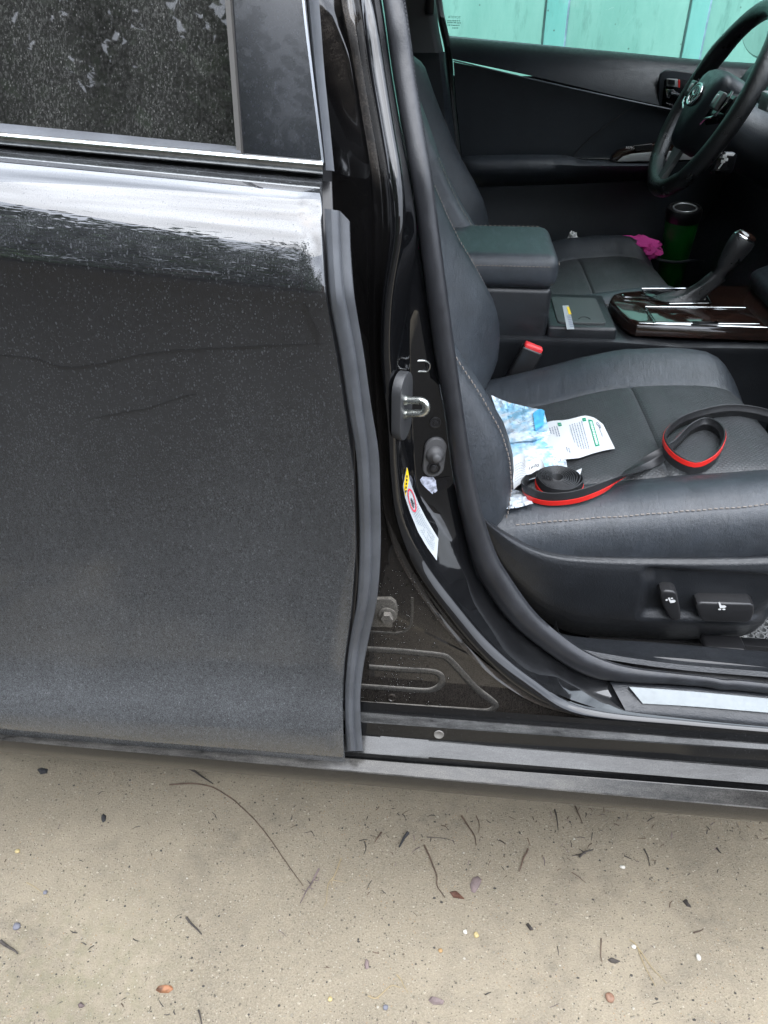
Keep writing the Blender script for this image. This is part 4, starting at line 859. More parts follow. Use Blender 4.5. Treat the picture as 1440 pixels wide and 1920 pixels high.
o = MB(); rbox(o, (.72, .91, .57), (.22, .24, .14), .02, 3, ax=(V((.9, 0, .43)), V((0, 1, 0)), V((-.43, 0, .9)))); sub('console_stack', o, M['plastic_far'], dash)
o = MB(); rbox(o, PY(1442, 190, 1.05), (.02, .05, .03), .004); sub('air_vent', o, M['silver_plastic'], dash)

# ---------------------------------------------------------------- far door
FD = assembly('driver_door', car, 'closed driver door with chrome trim line, armrest and inner handle')
def fcv(pts, n=50): return cr([PY(*p) for p in pts], n)
cA = fcv([(832, 66, 1.685), (1000, 82, 1.685), (1180, 99, 1.685), (1330, 113, 1.685), (1480, 122, 1.69), (1700, 136, 1.69)])
cA2 = fcv([(836, 70, 1.672), (1000, 86, 1.672), (1180, 103, 1.672), (1330, 117, 1.672), (1480, 126, 1.675), (1700, 141, 1.675)])
cB = fcv([(840, 80, 1.652), (1000, 95, 1.652), (1180, 113, 1.65), (1330, 128, 1.65), (1480, 140, 1.65), (1700, 156, 1.65)])
cC = fcv([(846, 98, 1.628), (1000, 118, 1.622), (1180, 145, 1.618), (1330, 165, 1.618), (1480, 182, 1.618), (1700, 204, 1.618)])
cD = fcv([(849, 111, 1.618), (1000, 143, 1.610), (1150, 178, 1.606), (1262, 203, 1.604), (1400, 232, 1.604), (1700, 290, 1.604)])
cE = fcv([(850, 116, 1.624), (1000, 149, 1.617), (1150, 184, 1.612), (1262, 209, 1.610), (1400, 238, 1.610), (1700, 296, 1.610)])
cF = fcv([(856, 200, 1.632), (1000, 215, 1.628), (1150, 240, 1.624), (1262, 250, 1.62), (1400, 268, 1.62), (1700, 310, 1.62)])
cG = fcv([(866, 292, 1.63), (1000, 293, 1.626), (1150, 298, 1.62), (1262, 306, 1.62), (1400, 318, 1.62), (1700, 340, 1.62)])
cH = fcv([(880, 350, 1.635), (1000, 350, 1.63), (1150, 350, 1.63), (1262, 350, 1.63), (1400, 356, 1.63), (1700, 380, 1.63)])
cI = fcv([(892, 470, 1.60), (1000, 480, 1.60), (1150, 490, 1.60), (1262, 492, 1.60), (1400, 500, 1.60), (1700, 530, 1.60)])
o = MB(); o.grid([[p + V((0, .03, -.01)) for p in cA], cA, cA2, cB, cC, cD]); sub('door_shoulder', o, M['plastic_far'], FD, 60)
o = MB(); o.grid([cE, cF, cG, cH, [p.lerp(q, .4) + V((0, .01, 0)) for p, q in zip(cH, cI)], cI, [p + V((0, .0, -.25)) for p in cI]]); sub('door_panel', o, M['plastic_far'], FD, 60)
o = MB(); q = [PY(850 + (1262 - 850) * i / 30 - 0, lerp(113.5, 206, (i / 30) ** 1.0) - 2.2 * math.sin(math.pi * i / 30) * -1, lerp(1.615, 1.602, min(1, i / 20))) for i in range(31)]; sweep(o, q, circ(.0019, 6), (0, -1, 0)); sub('chrome_trim', o, plain('dark_chrome', (.11, .12, .14), .5), FD)
o = MB(); q = cr([PY(*p) for p in [(1192, 196, 1.612), (1165, 215, 1.612), (1120, 248, 1.615), (1090, 275, 1.618), (1070, 299, 1.62)]], 24); tube(o, q, .0016, 6); sub('panel_seam', o, M['ink'], FD)
o = MB(); q = [(PY(1068, 297, 1.612)), PY(1150, 299, 1.612)]; tube(o, q, .0018, 6); sub('armrest_trim', o, M['chrome_dusty'], FD)
o = MB(); ar = [[(868, 300, 1.63), (872, 293, 1.60), (960, 290, 1.595), (1056, 291, 1.59), (1090, 299, 1.588), (1150, 302, 1.585), (1230, 304, 1.585)],
    [(868, 305, 1.62), (872, 300, 1.575), (960, 298, 1.560), (1056, 299, 1.555), (1090, 305, 1.553), (1150, 306, 1.552), (1230, 307, 1.552)],
    [(868, 312, 1.615), (873, 310, 1.565), (960, 309, 1.548), (1056, 309, 1.542), (1090, 311, 1.542), (1150, 311, 1.542), (1230, 311, 1.542)],
    [(869, 325, 1.615), (875, 328, 1.570), (960, 326, 1.552), (1056, 322, 1.545), (1090, 320, 1.545), (1150, 319, 1.545), (1230, 317, 1.545)],
    [(872, 340, 1.63), (885, 346, 1.60), (960, 343, 1.585), (1056, 337, 1.575), (1090, 333, 1.575), (1150, 329, 1.575), (1230, 325, 1.575)],
    [(875, 345, 1.64), (890, 350, 1.635), (960, 349, 1.63), (1056, 346, 1.63), (1090, 345, 1.63), (1150, 342, 1.63), (1230, 338, 1.63)]]
o.grid([fcv(a, 40) for a in ar]); sub('armrest', o, M['leather'], FD, 60)
o = MB(); so_ = [(1142, 300), (1146, 290), (1158, 280), (1180, 274), (1230, 266), (1300, 260), (1300, 300), (1200, 303), (1152, 303)]; plate(o, [PY(*p, 1.58) for p in so_], .02, .006, 3, nrm=(0, -1, .5)); sub('switch_bezel', o, M['wood'], FD)
o = MB(); so_ = [(1156, 303), (1168, 293), (1185, 288), (1230, 284), (1300, 282), (1300, 299), (1190, 302)]; plate(o, [PY(*p, 1.556) for p in so_], .006, .002, 2, nrm=(0, -1, .5)); sub('silver_bezel', o, M['silver_plastic'], FD)
o = MB(); so_ = [(1188, 273), (1222, 269), (1224, 279), (1192, 283)]; plate(o, [PY(*p, 1.557) for p in so_], .003, .001, 1, nrm=(0, -1, .5)); sub('window_switch', o, M['satin_black'], FD)
o = MB(); a = PY(1182, 277, 1.5555); text(o, 'AUTO', a, V((.96, .05, -.02)), V((-.1, .4, .9)), .0085); sub('switch_lettering', o, M['white'], FD, 0)
# inner handle
hb = [(1233, 204), (1234, 150), (1237, 138), (1246, 131), (1262, 130), (1350, 142), (1390, 152), (1394, 165), (1392, 228), (1300, 216)]
o = MB(); plate(o, [PY(*p, 1.612) for p in hb], .008, .004, 3, nrm=(0, -1, .2)); sub('handle_bezel', o, M['plastic_far'], FD)
hr = [(1241, 198), (1246, 150), (1252, 146), (1340, 158), (1345, 165), (1345, 204), (1300, 204)]
o = MB(); plate(o, [PY(*p, 1.6035) for p in hr], .0005, 0, nrm=(0, -1, .2)); sub('handle_recess', o, M['gloss_black'], FD)
o = MB(); tube(o, [PY(*p, 1.601) for p in [(1241, 192), (1265, 200), (1300, 207)]], .0022, 6); plate(o, [PY(*p, 1.600) for p in [(1247, 166), (1262, 167), (1268, 172), (1280, 178), (1290, 188), (1278, 187), (1266, 179), (1258, 178), (1254, 186), (1250, 183)]], .006, .002, 2, nrm=(0, -1, .2)); sub('inner_handle', o, M['chrome'], FD)
o = MB(); plate(o, [PY(*p, 1.600) for p in [(1250, 147), (1270, 148), (1270, 163), (1249, 161)]], .006, .0015, 2, nrm=(0, -1, .2)); sub('lock_knob', o, M['silver_plastic'], FD)
o = MB(); plate(o, [PY(*p, 1.5935) for p in [(1253, 149), (1265, 150), (1265, 159), (1252, 158)]], .002, 0, 1, nrm=(0, -1, .2)); sub('lock_face', o, M['satin_black'], FD)
o = MB(); plate(o, [PY(*p, 1.599) for p in [(1271, 149.5), (1274, 149.5), (1274.5, 164), (1271, 164)]], .004, .001, 1, nrm=(0, -1, .2)); sub('lock_marker', o, M['red'], FD)
# door pocket lip and window glass with its etched maker's mark
o = MB(); q = cr([PY(*p) for p in [(1215, 480, 1.46), (1240, 488, 1.45), (1270, 492, 1.45), (1300, 489, 1.46), (1340, 494, 1.50)]], 20); tube(o, q, .004, 8); sub('door_pocket_lip', o, M['plastic_far'], FD)
o = MB(); o.grid([[PY(x, y, 1.70 - .0 * x) for x in (810, 1100, 1400, 1700)] for y in (-300, 150)]); 
for i, p in enumerate(o.v[:4]): o.v[i] = V((p.x, 1.70 - .35 * (p.z - .93), p.z))
sub('window_glass', o, M['clear_glass'], FD)
o = MB(); ty = 1.672
def etch(s, px, py, size): a = PY(px, py, ty); text(o, s, a, V((-1, 0, .05)), V((0, -.35, .94)), size)
etch('TOYOTA', 852, 32.5, .0075)
for (x0, x1, y) in ((840, 862, 39), (840, 855, 42.5), (857, 863, 43), (840, 848, 47), (850, 861, 47.5), (849, 860, 52.5)):
    x = x0
    while x < x1: w_ = random.uniform(1.2, 3.2); a = PY(x, y, ty); rbox(o, a, (.0014 * w_ * .8, .0003, .0022), 0); x += w_ + .9
sub('etched_mark', o, plain('etch', (.02, .10, .08), .6), FD, 0)
o = MB(); sweep(o, cr([PY(*p) for p in [(790, -240, 1.70), (822, 0, 1.675), (831, 50, 1.66), (841, 100, 1.65), (848, 200, 1.64), (860, 300, 1.64), (868, 360, 1.64)]], 40), circ(.009, 8), (0, -1, 0)); sub('door_seal', o, M['rubber_dark'], FD)
# far pillar trim
FP = assembly('far_pillar_trim', car)
o = MB(); e0 = [(770, -230, 1.60), (815, 0, 1.585), (822, 50, 1.58), (832, 99, 1.575)]; 
o.grid([fcv([(a - 120, b, c_ + .0) for a, b, c_ in e0], 16), fcv([(a - 18, b, c_ - .012) for a, b, c_ in e0], 16), fcv([(a - 8, b, c_ - .005) for a, b, c_ in e0], 16), fcv([(a - 2, b, c_ + .03) for a, b, c_ in e0], 16), fcv([(a, b, c_ + .08) for a, b, c_ in e0], 16)]); sub('upper_pillar_cover', o, M['trim_grey'], FP, 60)
o = MB(); e0 = [(833, 97, 1.585), (838, 150, 1.58), (846, 230, 1.575), (858, 320, 1.57), (870, 420, 1.57)]
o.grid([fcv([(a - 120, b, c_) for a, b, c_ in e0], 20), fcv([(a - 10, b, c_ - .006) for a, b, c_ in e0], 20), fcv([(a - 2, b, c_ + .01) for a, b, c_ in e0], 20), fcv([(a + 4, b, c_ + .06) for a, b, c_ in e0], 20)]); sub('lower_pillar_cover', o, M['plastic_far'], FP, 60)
o = MB(); rbox(o, PY(806, 4, 1.572), (.022, .012, .05), .004); sub('belt_adjuster', o, M['satin_black'], FP)

# ---------------------------------------------------------------- shell of the cabin: roof, far side, rear, windscreen pillars
ry = [.24, .32, .5, .91, 1.32, 1.5, 1.58]; rz = [1.36, 1.40, 1.425, 1.435, 1.425, 1.40, 1.36]; rx = (-1.3, -.9, -.2, .3, .55)
rdrop = lambda x: (.03 if x > .4 else 0) + (.05 if x < -1.0 else 0)
o = MB(); o.grid([[V((x, y, z - rdrop(x))) for y, z in zip(ry, rz)] for x in rx]); cpart('roof', o, M['gloss_black'], 50)
o = MB(); o.grid([[V((x, y, z - .025 - rdrop(x))) for y, z in zip(ry, rz)] for x in rx]); cpart('headliner', o, M['headliner'], 50)
o = MB(); o.grid([[V((-1.3, y, z)) for y in (.0, .9, 1.8)] for z in (.25, .9, 1.36)]); cpart('rear_bulkhead', o, M['satin_black'])
o = MB(); o.grid([[V((x, 1.80, z)) for x in (-1.4, 0, 1.4)] for z in (.25, .60, .86)]); cpart('far_body_side', o, M['gloss_black'])
o = MB(); o.grid([[V((x, 1.66 + (.0 if z < 1 else -.1), z)) for x in (-1.3, -.16)] for z in (.25, .95, 1.37)]); cpart('rear_far_side', o, M['satin_black'])
for y, dy in ((.17, .06), (1.64, -.06)):
    o = MB(); tube(o, [V((1.25, y, .93)), V((.55, y + dy, 1.37))], .035, 8); cpart('windscreen_pillar', o, M['gloss_black'])
o = MB(); o.grid([[V((1.25, y, .94)) for y in (.17, .91, 1.64)], [V((.55, y, 1.40)) for y in (.24, .91, 1.57)]]); cpart('windscreen', o, M['clear_glass'])
o = MB(); o.grid([[V((1.25, y, z)) for y in (-.0, .9, 1.8)] for z in (.2, .6, .95)]); cpart('firewall', o, M['satin_black'])
o = MB(); rbox(o, (1.7, .91, .72), (1.0, 1.7, .5), .12, 4); cpart('engine_bay', o, M['gloss_black'])
# far mirror seen through the driver's window
mr = assembly('door_mirror', car, 'black door mirror outside the driver window')
o = MB(); c = PY(1448, 55, 1.95); x, y, z = basis(V((-.93, -.36, 0)), V((0, 0, 1)))
lathe(o, [(.085, .012), (.092, .004), (.090, -.03), (.07, -.07), (.03, -.10), (0, -.105)], c, V((-.93, -.36, 0)), 32, sx=.78, sy=1.25, xdir=V((0, 0, 1))); sub('mirror_housing', o, M['gloss_black'], mr, 60)
o = MB(); lathe(o, [(.084, .012), (.0, .0115)], c, V((-.93, -.36, 0)), 32, sx=.78, sy=1.25, xdir=V((0, 0, 1))); sub('mirror_glass', o, plain('mirror', (.9, .9, .9), .02, 1.0), mr)

# ---------------------------------------------------------------- footwell mat with its diamond cells
o = MB(); fx = lambda x, y: V((x, y, .252))
for i in range(-6, 26):
    for j in range(-3, 30):
        cx_, cy_ = .44 + i * .0155 + (j % 2) * .00775, .20 + j * .0135
        if cx_ > .78 or cy_ > .55: continue
        pr_ = []
        for r, h in ((.0088, .0), (.0088, .010), (.0058, .010), (.0052, .001)): pr_.append([fx(cx_ + r * math.cos(R(60 * k)) * .92, cy_ + r * math.sin(R(60 * k)) * 1.0) + V((0, 0, h)) for k in range(6)])
        o.grid(pr_, closed_u=True); n_ = len(o.v); o.f.append(tuple(range(n_ - 6, n_))); o.m.append(0)
matp = cpart('floor_mat_cells', o, M['mat'], 30, kind='stuff', label='grey rubber floor mat with diamond cells')
o = MB(); tube(o, cr([V((.455, .16, .262)), V((.462, .22, .264)), V((.455, .30, .264)), V((.442, .40, .262)), V((.44, .55, .26))], 30), .008, 8); cpart('floor_mat_edge', o, M['mat_edge'])

# ================================================================== AROUND THE CAR
# ---------------------------------------------------------------- turquoise sheet-metal wall behind the car
def wallpaint(name, c0, c1):
    m, nt, b = mk(name); c = coords(nt, (1, 1, .35)); f = mrange(nt, noise(nt, c, 7, 6, .65), .35, .66, 0, 1)
    a = mixc(nt, f, c0, c1); a = mixc(nt, mrange(nt, noise(nt, coords(nt, (1, 1, .25)), 26, 6, .7), .56, .72, 0, .75), a, (.11, .28, .23))
    vo = nd(nt, 'ShaderNodeTexVoronoi', {'Vector': coords(nt), 'Scale': 34.0}); rn = nd(nt, 'ShaderNodeSeparateColor', {0: vo.outputs['Color']})
    a = mixc(nt, mth(nt, 'MULTIPLY', mrange(nt, vo.outputs['Distance'], .13, .06, 0, 1), mrange(nt, rn.outputs[0], .8, .82, 0, .85)), a, (.06, .13, .11))
    nt.links.new(a, b.inputs['Base Color']); b.inputs['Roughness'].default_value = .55; bump(nt, b, noise(nt, coords(nt, (1, 1, .4)), 30, 5), .25, .006); return m
WA = wallpaint('wall_green', (.16, .40, .325), (.215, .48, .395)); WB = wallpaint('wall_cyan', (.125, .41, .355), (.175, .48, .42)); WG = plain('weld_seam', (.20, .33, .40), .6, grain=.3, gs=60, gd=.004, var=.3, vs=20)
WS = plain('seam_dark', (.03, .085, .075), .7, var=.5, vs=14); WY = 2.62; wall = thing('garage_wall', V((.4, WY, GZ)), 'turquoise painted sheet-metal garage wall behind the car', 'wall')
bounds = [-4.2, -2.4, -1.1, .284, .362, .772, .838, 1.75, 2.9, 4.4]
for i, (a, b) in enumerate(zip(bounds, bounds[1:])):
    o = MB(); d = (.0 if i % 2 else .006); rbox(o, ((a + b) / 2, WY + .02 + d, GZ + 1.3), (b - a - .006, .03, 2.6), .004, 2); build('wall_panel', o, WB if i in (3, 5) else WA, wall)
for x in bounds[1:-1]:
    o = MB(); rbox(o, (x, WY + .024, GZ + 1.3), (.006, .03, 2.58), 0); build('seam', o, WS if x not in (.362, .838) else WG, wall)

# ---------------------------------------------------------------- trees across the yard (their leaves show in the door's reflections)
LEAF = plain('leaf_green', (.045, .085, .022), .5, var=.45, vs=3); BARK = plain('bark', (.11, .09, .07), .9, grain=1, gs=40, gd=.01)
def tree(loc, h, r, label, n=5200, seed=1):
    rnd = random.Random(seed); t = thing('leafy_tree', loc, label, 'tree', 'trees across the yard'); o = MB(); ctr = loc + V((0, 0, h * .62))
    tube(o, cr([loc, loc + V((.05, .03, h * .3)), loc + V((-.04, .05, h * .6)), loc + V((0, 0, h * .92))], 16), .13, 10, scale=lambda k: 1 - .85 * k)
    tips = []
    for i in range(34):
        a = rnd.uniform(0, 6.28); e = rnd.uniform(-1.0, 1.0); st_ = loc + V((0, 0, h * rnd.uniform(.32, .75))); q = ctr + V((math.cos(a) * r * rnd.uniform(.6, .98), math.sin(a) * r * rnd.uniform(.6, .98), e * h * .36))
        tube(o, cr([st_, st_.lerp(q, .5) + V((0, 0, .12)), q], 8), .035, 6, scale=lambda k: 1 - .8 * k); tips += [st_.lerp(q, k) for k in (.45, .65, .82, .95, 1.0, 1.08)]
    build('trunk', o, BARK, t); o = MB()
    for i in range(n):
        c = rnd.choice(tips) + V((rnd.gauss(0, .21), rnd.gauss(0, .21), rnd.gauss(0, .18))); nn = V((rnd.gauss(0, 1), rnd.gauss(0, 1), rnd.gauss(.6, .8))).normalized(); x, y, z = basis(nn, V((rnd.gauss(0, 1), rnd.gauss(0, 1), rnd.gauss(-.5, .6)))); s = rnd.uniform(.08, .145)
        o.add([c, c + x * s * .5 + y * s * .36 - z * s * .05, c + x * s * 1.25, c + x * s * .5 - y * s * .36 - z * s * .05], [(0, 1, 2, 3)])
    build('crown', o, LEAF, t, 0)
tree(V((-3.1, -3.9, GZ)), 4.3, 1.6, 'leafy tree across the yard, tall one reflected in rear door', 14000, 3)
tree(V((-.7, -5.2, GZ)), 4.7, 1.6, 'leafy tree across the yard, reflected near the pillar', 8000, 5)
tree(V((-6.3, -4.6, GZ)), 6.6, 2.1, 'leafy tree across the yard, farthest towards the rear', 13000, 8)
tree(V((-1.9, -8.2, GZ)), 6.6, 2.4, 'leafy tree across the yard, standing behind the other three', 6000, 9)
tree(V((-4.6, -6.6, GZ)), 3.4, 1.9, 'low leafy tree added across the yard to darken reflections, between the taller ones', 6000, 12)  # low trees added to fill the bright gap reflected under the crowns
tree(V((.9, -7.0, GZ)), 3.6, 1.9, 'low leafy tree added across the yard to darken reflections, farthest towards the front', 5000, 14)
tree(V((-9.5, -7.5, GZ)), 3.6, 2.2, 'low leafy tree added across the yard to darken reflections, at its rear end', 5000, 16)

GAR = plain('backdrop_brown', (.09, .05, .035), .7, var=.3, vs=3); row = thing('added_garage_row', V((-3, -10.5, GZ)), 'row of rust-brown garages on the far side of the yard', 'garage')  # unseen row, added to block the bright strip reflected above the door crease
for i in range(9):
    x = -15 + 3 * i; o = MB(); rbox(o, (x, -11.0, GZ + 1.35), (2.96, 1.0, 2.7), .02, 2); build('backdrop_front', o, GAR, row)
    o = MB(); rbox(o, (x, -10.48, GZ + 1.1), (2.3, .06, 2.1), .015, 2); build('backdrop_door', o, BARK, row)
# ================================================================== THINGS LYING IN THE CAR
def toward(p, h): return p + (CAM - p).normalized() * h
def seat_up(px, py, h): return toward(on_seat(px, py), h)
# ---------------------------------------------------------------- coiled rubber trim strip with red tape
coil = thing('rubber_trim_strip', on_seat(1040, 912), 'coiled black rubber trim strip with red adhesive backing on the seat', 'trim strip')
C0 = on_seat(1041, 920, .0); pts = []; nrm = []
NT = 8.6
for i in range(260):
    t = i / 259; a = R(150) + 2 * math.pi * NT * t; r = .005 + .0245 * t; wob = 1 + .06 * math.sin(3 * a + 7 * t)
    pts.append(C0 + V((r * wob * math.cos(a) + .003 * t, r * .92 * math.sin(a), .011 + .002 * math.sin(a)))); nrm.append(V((math.cos(a), math.sin(a), 0)))
# (px, py on the seat, height of the strip's middle, direction the red tape faces)
tail = [(1076, 911, .011, (.3, 1, 0)), (1045, 902, .011, (0, 1, 0)), (1008, 905, .011, (-.6, .8, 0)), (984, 917, .011, (-1, 0, 0)), (984, 936, .011, (-.6, -.8, 0)), (1020, 950, .011, (-.1, -1, 0)), (1070, 949, .012, (.1, -1, 0)), (1115, 935, .012, (.25, -1, 0)), (1155, 914, .012, (.2, -.9, -.3)), (1195, 888, .010, (0, -.3, -1)),
        (1230, 868, .010, (-.3, .5, -.7)), (1258, 850, .011, (-.5, .85, 0)), (1290, 818, .011, (-.4, .9, 0)), (1320, 806, .011, (.2, .9, 0)), (1345, 818, .011, (.9, .4, 0)), (1352, 842, .011, (1, -.2, 0)), (1335, 872, .011, (.6, -.8, 0)), (1300, 890, .012, (0, -1, 0)), (1262, 882, .017, (-.5, -.85, 0)), (1240, 862, .022, (-1, -.2, 0)), (1243, 838, .020, (-.9, .5, 0)), (1270, 808, .014, (-.6, .8, 0)), (1310, 790, .011, (-.2, 1, 0)), (1360, 781, .011, (.1, 1, 0)), (1410, 785, .011, (.1, 1, 0)), (1460, 800, .011, (.1, 1, 0)), (1530, 830, .011, (.1, 1, 0))]
tp_ = [on_seat(px, py) + V((0, 0, h)) for px, py, h, d in tail]; tn = [V(d).normalized() for px, py, h, d in tail]
sp_end = pts[-1]; full = [sp_end] + tp_; fulln = [nrm[-1]] + tn
# resample position and facing together
dense, densen = [], []
N2 = 150; P6 = cr(full, N2); seg = [0.0]
for a, b in zip(full, full[1:]): seg.append(seg[-1] + (b - a).length)
for i in range(N2):
    s_ = seg[-1] * i / (N2 - 1); j = max(k for k in range(len(seg)) if seg[k] <= s_ + 1e-9); j = min(j, len(seg) - 2); f = (s_ - seg[j]) / (seg[j + 1] - seg[j]); dense.append(P6[i]); densen.append((fulln[j] * (1 - f) + fulln[j + 1] * f))
allp = pts + dense[2:]; alln = nrm + densen[2:]
def ribbon(mb, path, normals, prof):
    fr = frames(path, lambda t: normals[min(len(normals) - 1, int(round(t * (len(path) - 1))))]); rws = [[p + n_ * a + b_ * b for a, b in prof] for p, (n_, b_) in zip(path, fr)]
    o0 = len(mb.v); m_ = len(prof); mb.grid(rws, closed_u=True); mb.f += [tuple(range(o0 + m_ - 1, o0 - 1, -1)), tuple(range(o0 + (len(rws) - 1) * m_, o0 + len(rws) * m_))]; mb.m += [0, 0]
RP = [(.0012, -.0105), (.0016, -.002), (.0014, .0085), (.0004, .0095), (-.0010, .009), (-.0014, .0015), (-.0026, .0005), (-.0028, -.0015), (-.0014, -.003), (-.0012, -.0095), (.0, -.011)]
o = MB(); ribbon(o, allp, alln, RP); build('rubber_strip', o, plain('strip_rubber', (.018, .0185, .02), .45, grain=.15, gs=300, var=.15, vs=50), coil, 50)
o = MB(); ribbon(o, allp[190:], alln[190:], [(.0017, .0005), (.0024, .0007), (.0022, .0072), (.0013, .0074)]); build('adhesive_tape', o, M['red'], coil, 40)

# ---------------------------------------------------------------- plastic bag with its printed cards
def bagmat():
    m, nt, b = mk('bag_print'); c = coords(nt); f = noise(nt, c, 28, 5, .6); f2 = noise(nt, nd(nt, 'ShaderNodeMapping', {0: c, 1: (3, 1, 0)}).outputs[0], 42, 4, .6)
    a = mixc(nt, mrange(nt, f, .40, .60, 0, 1), (.30, .62, .85), (.80, .86, .90)); a = mixc(nt, mrange(nt, f2, .58, .70, 0, .9), a, (.24, .30, .42)); a = mixc(nt, mrange(nt, noise(nt, nd(nt, 'ShaderNodeMapping', {0: c, 1: (7, 2, 1)}).outputs[0], 34, 3), .64, .72, 0, 1), a, (.75, .42, .18))
    nt.links.new(a, b.inputs['Base Color']); b.inputs['Roughness'].default_value = .2; b.inputs['Coat Weight'].default_value = .6; b.inputs['Coat Roughness'].default_value = .05; return m
BAGP = bagmat(); BAGC = plain('bag_clear', (.62, .68, .74), .12, spec=.8)
bag = thing('plastic_bag', on_seat(990, 870), 'crumpled clear plastic bag with blue print against the backrest', 'bag')
def patch(top, bot, nu, nv, hgt, crum, seed, fr=55):
    """a crumpled sheet laid over the seat between two pixel polylines"""
    T, B = cr([V((*p, 0)) for p in top], nu), cr([V((*p, 0)) for p in bot], nu); rws = []
    for j in range(nv):
        t = j / (nv - 1); rw = []
        for i in range(nu):
            q = T[i].lerp(B[i], t); p = on_seat(q.x, q.y); k = mnoise.noise(p * fr + V((seed, 0, 0))); k2 = 1 - 2 * abs(mnoise.noise(p * fr * 1.9 + V((0, seed, 0))))
            rw.append(toward(p, hgt(i / (nu - 1), t) + crum * (k * .6 + k2 * .5)))
        rws.append(rw)
    return rws
o = MB(); o.grid(patch([(921, 741), (950, 753), (985, 762), (1010, 767), (1020, 771)], [(952, 832), (975, 828), (1000, 826), (1020, 820), (1032, 815)], 40, 30, lambda u, v: .016 + .008 * math.sin(3.1 * u), .009, 3)); build('printed_film', o, BAGP, bag, 35)
o = MB(); o.grid(patch([(999, 775), (1008, 768), (1015, 767), (1021, 770)], [(1004, 808), (1011, 803), (1016, 799), (1019, 797)], 12, 16, lambda u, v: .030, .005, 9)); build('blue_seal_edge', o, plain('bag_blue', (.10, .50, .82), .3), bag, 35)
o = MB(); o.grid(patch([(948, 826), (980, 822), (1015, 815), (1030, 812)], [(958, 905), (990, 900), (1030, 890), (1062, 884)], 36, 30, lambda u, v: .010 + .006 * math.sin(3.1 * u), .009, 5)); build('printed_film', o, BAGP, bag, 35)
o = MB(); o.grid(patch([(1028, 868), (1045, 862), (1058, 860), (1062, 866)], [(1030, 892), (1044, 892), (1058, 890), (1065, 884)], 24, 18, lambda u, v: .012, .010, 15, 90)); build('clear_film', o, BAGC, bag, 35)
o = MB(); o.grid(patch([(948, 925), (962, 918), (985, 925)], [(944, 954), (968, 952), (1000, 944)], 24, 16, lambda u, v: .010, .010, 25, 80)); build('clear_film', o, BAGC, bag, 35)
slip = thing('paper_slip', on_seat(985, 900), 'white paper slip reading 1600 under the coiled strip', 'paper')
def sheet(pts_top, pts_bot, h, n=14):
    T, B = cr([V((*p, 0)) for p in pts_top], n), cr([V((*p, 0)) for p in pts_bot], n)
    def f(u, v, e=0.0):
        i = min(n - 2, int(u * (n - 1))); k = u * (n - 1) - i; q = T[i].lerp(T[i + 1], k).lerp(B[i].lerp(B[i + 1], k), v); return seat_up(q.x, q.y, h(u, v) + e)
    return f
PAPER = plain('paper', (.66, .68, .69), .65)
def paper(parent, f, n=16, mat=PAPER, name='sheet'):
    o = MB(); top = [[f(i / n, j / n) for i in range(n + 1)] for j in range(n + 1)]; o.grid(top); bot = [[p - V((0, 0, .0004)) for p in r_] for r_ in top]; o.grid(bot); return build(name, o, mat, parent, 60)
f = sheet([(960, 858), (980, 849), (988, 866), (1012, 857), (1024, 880)], [(963, 918), (972, 910), (985, 901), (1003, 893), (1020, 889)], lambda u, v: .036 - .018 * v + .002 * math.sin(5 * u)); paper(slip, f)
o = MB(); vs, fs = textv('1600', 1.0)
o.add([f(.62 + p.x * .14, .42 - p.y * .24, .0015) for p in vs], fs); build('printed_number', o, M['ink'], slip, 0)
o = MB()
for i in range(7):
    v0 = .30 + .085 * i; u0 = .06
    while u0 < .40: w_ = random.uniform(.015, .05); o.add([f(u0, v0 - .005, .0015), f(u0 + w_, v0 - .005, .0015), f(u0 + w_, v0 + .008, .0015), f(u0, v0 + .008, .0015)], [(0, 1, 2, 3)]); u0 += w_ + .015
build('print_lines', o, M['ink_grey'], slip, 0, kind='stuff')
leaf_ = thing('instruction_leaflet', on_seat(1085, 830), 'curled white instruction leaflet with green heading on the seat', 'leaflet')
f = sheet([(1008, 803), (1030, 790), (1060, 787.5), (1085, 781.5), (1098, 779), (1116, 784), (1131, 796)], [(1028, 872), (1045, 866), (1060, 861), (1085, 858.5), (1105, 852), (1130, 845), (1153, 841)], lambda u, v: .010 + .010 * math.sin(math.pi * u) * (1 - .4 * v) + .004 * math.sin(4 * u + 2 * v)); paper(leaf_, f, 24)
E_ = .0014
def pquad(o, u0, v0, u1, v1, e=E_, n=8):
    o.grid([[f(lerp(u0, u1, a / 2), lerp(v0, v1, b / n), e) for a in range(3)] for b in range(n + 1)])
o = MB(); pquad(o, .735, .10, .80, .84); hd = build('green_heading', o, M['ink_green'], leaf_, 0)
o = MB(); v0 = .15
while v0 < .80: w_ = random.uniform(.02, .045); pquad(o, .750, v0, .785, min(.81, v0 + w_), E_ * 1.5, 2); v0 += w_ + .012
build('heading_letters', o, plain('heading_pale', (.70, .84, .78), .6), leaf_, 0, kind='stuff')
for u0, v0, ch in ((.655, .06, '1'), (.30, .06, '2')):
    o = MB(); pquad(o, u0, v0, u0 + .05, v0 + .085, E_, 2); build('green_number_box', o, M['ink_green'], leaf_, 0)
    o = MB(); vs, fs = textv(ch, 1.0); o.add([f(u0 + .025 + p.y * .045, v0 + .0425 + p.x * .085, E_ * 1.6) for p in vs], fs); build('number', o, M['white'], leaf_, 0)
o = MB(); vs, fs = textv('works', 1.0); o.add([f(.885 + p.y * .055, .40 + p.x * .135, E_) for p in vs], fs); build('logo_lettering', o, plain('logo_ink', (.16, .18, .24), .6), leaf_, 0)
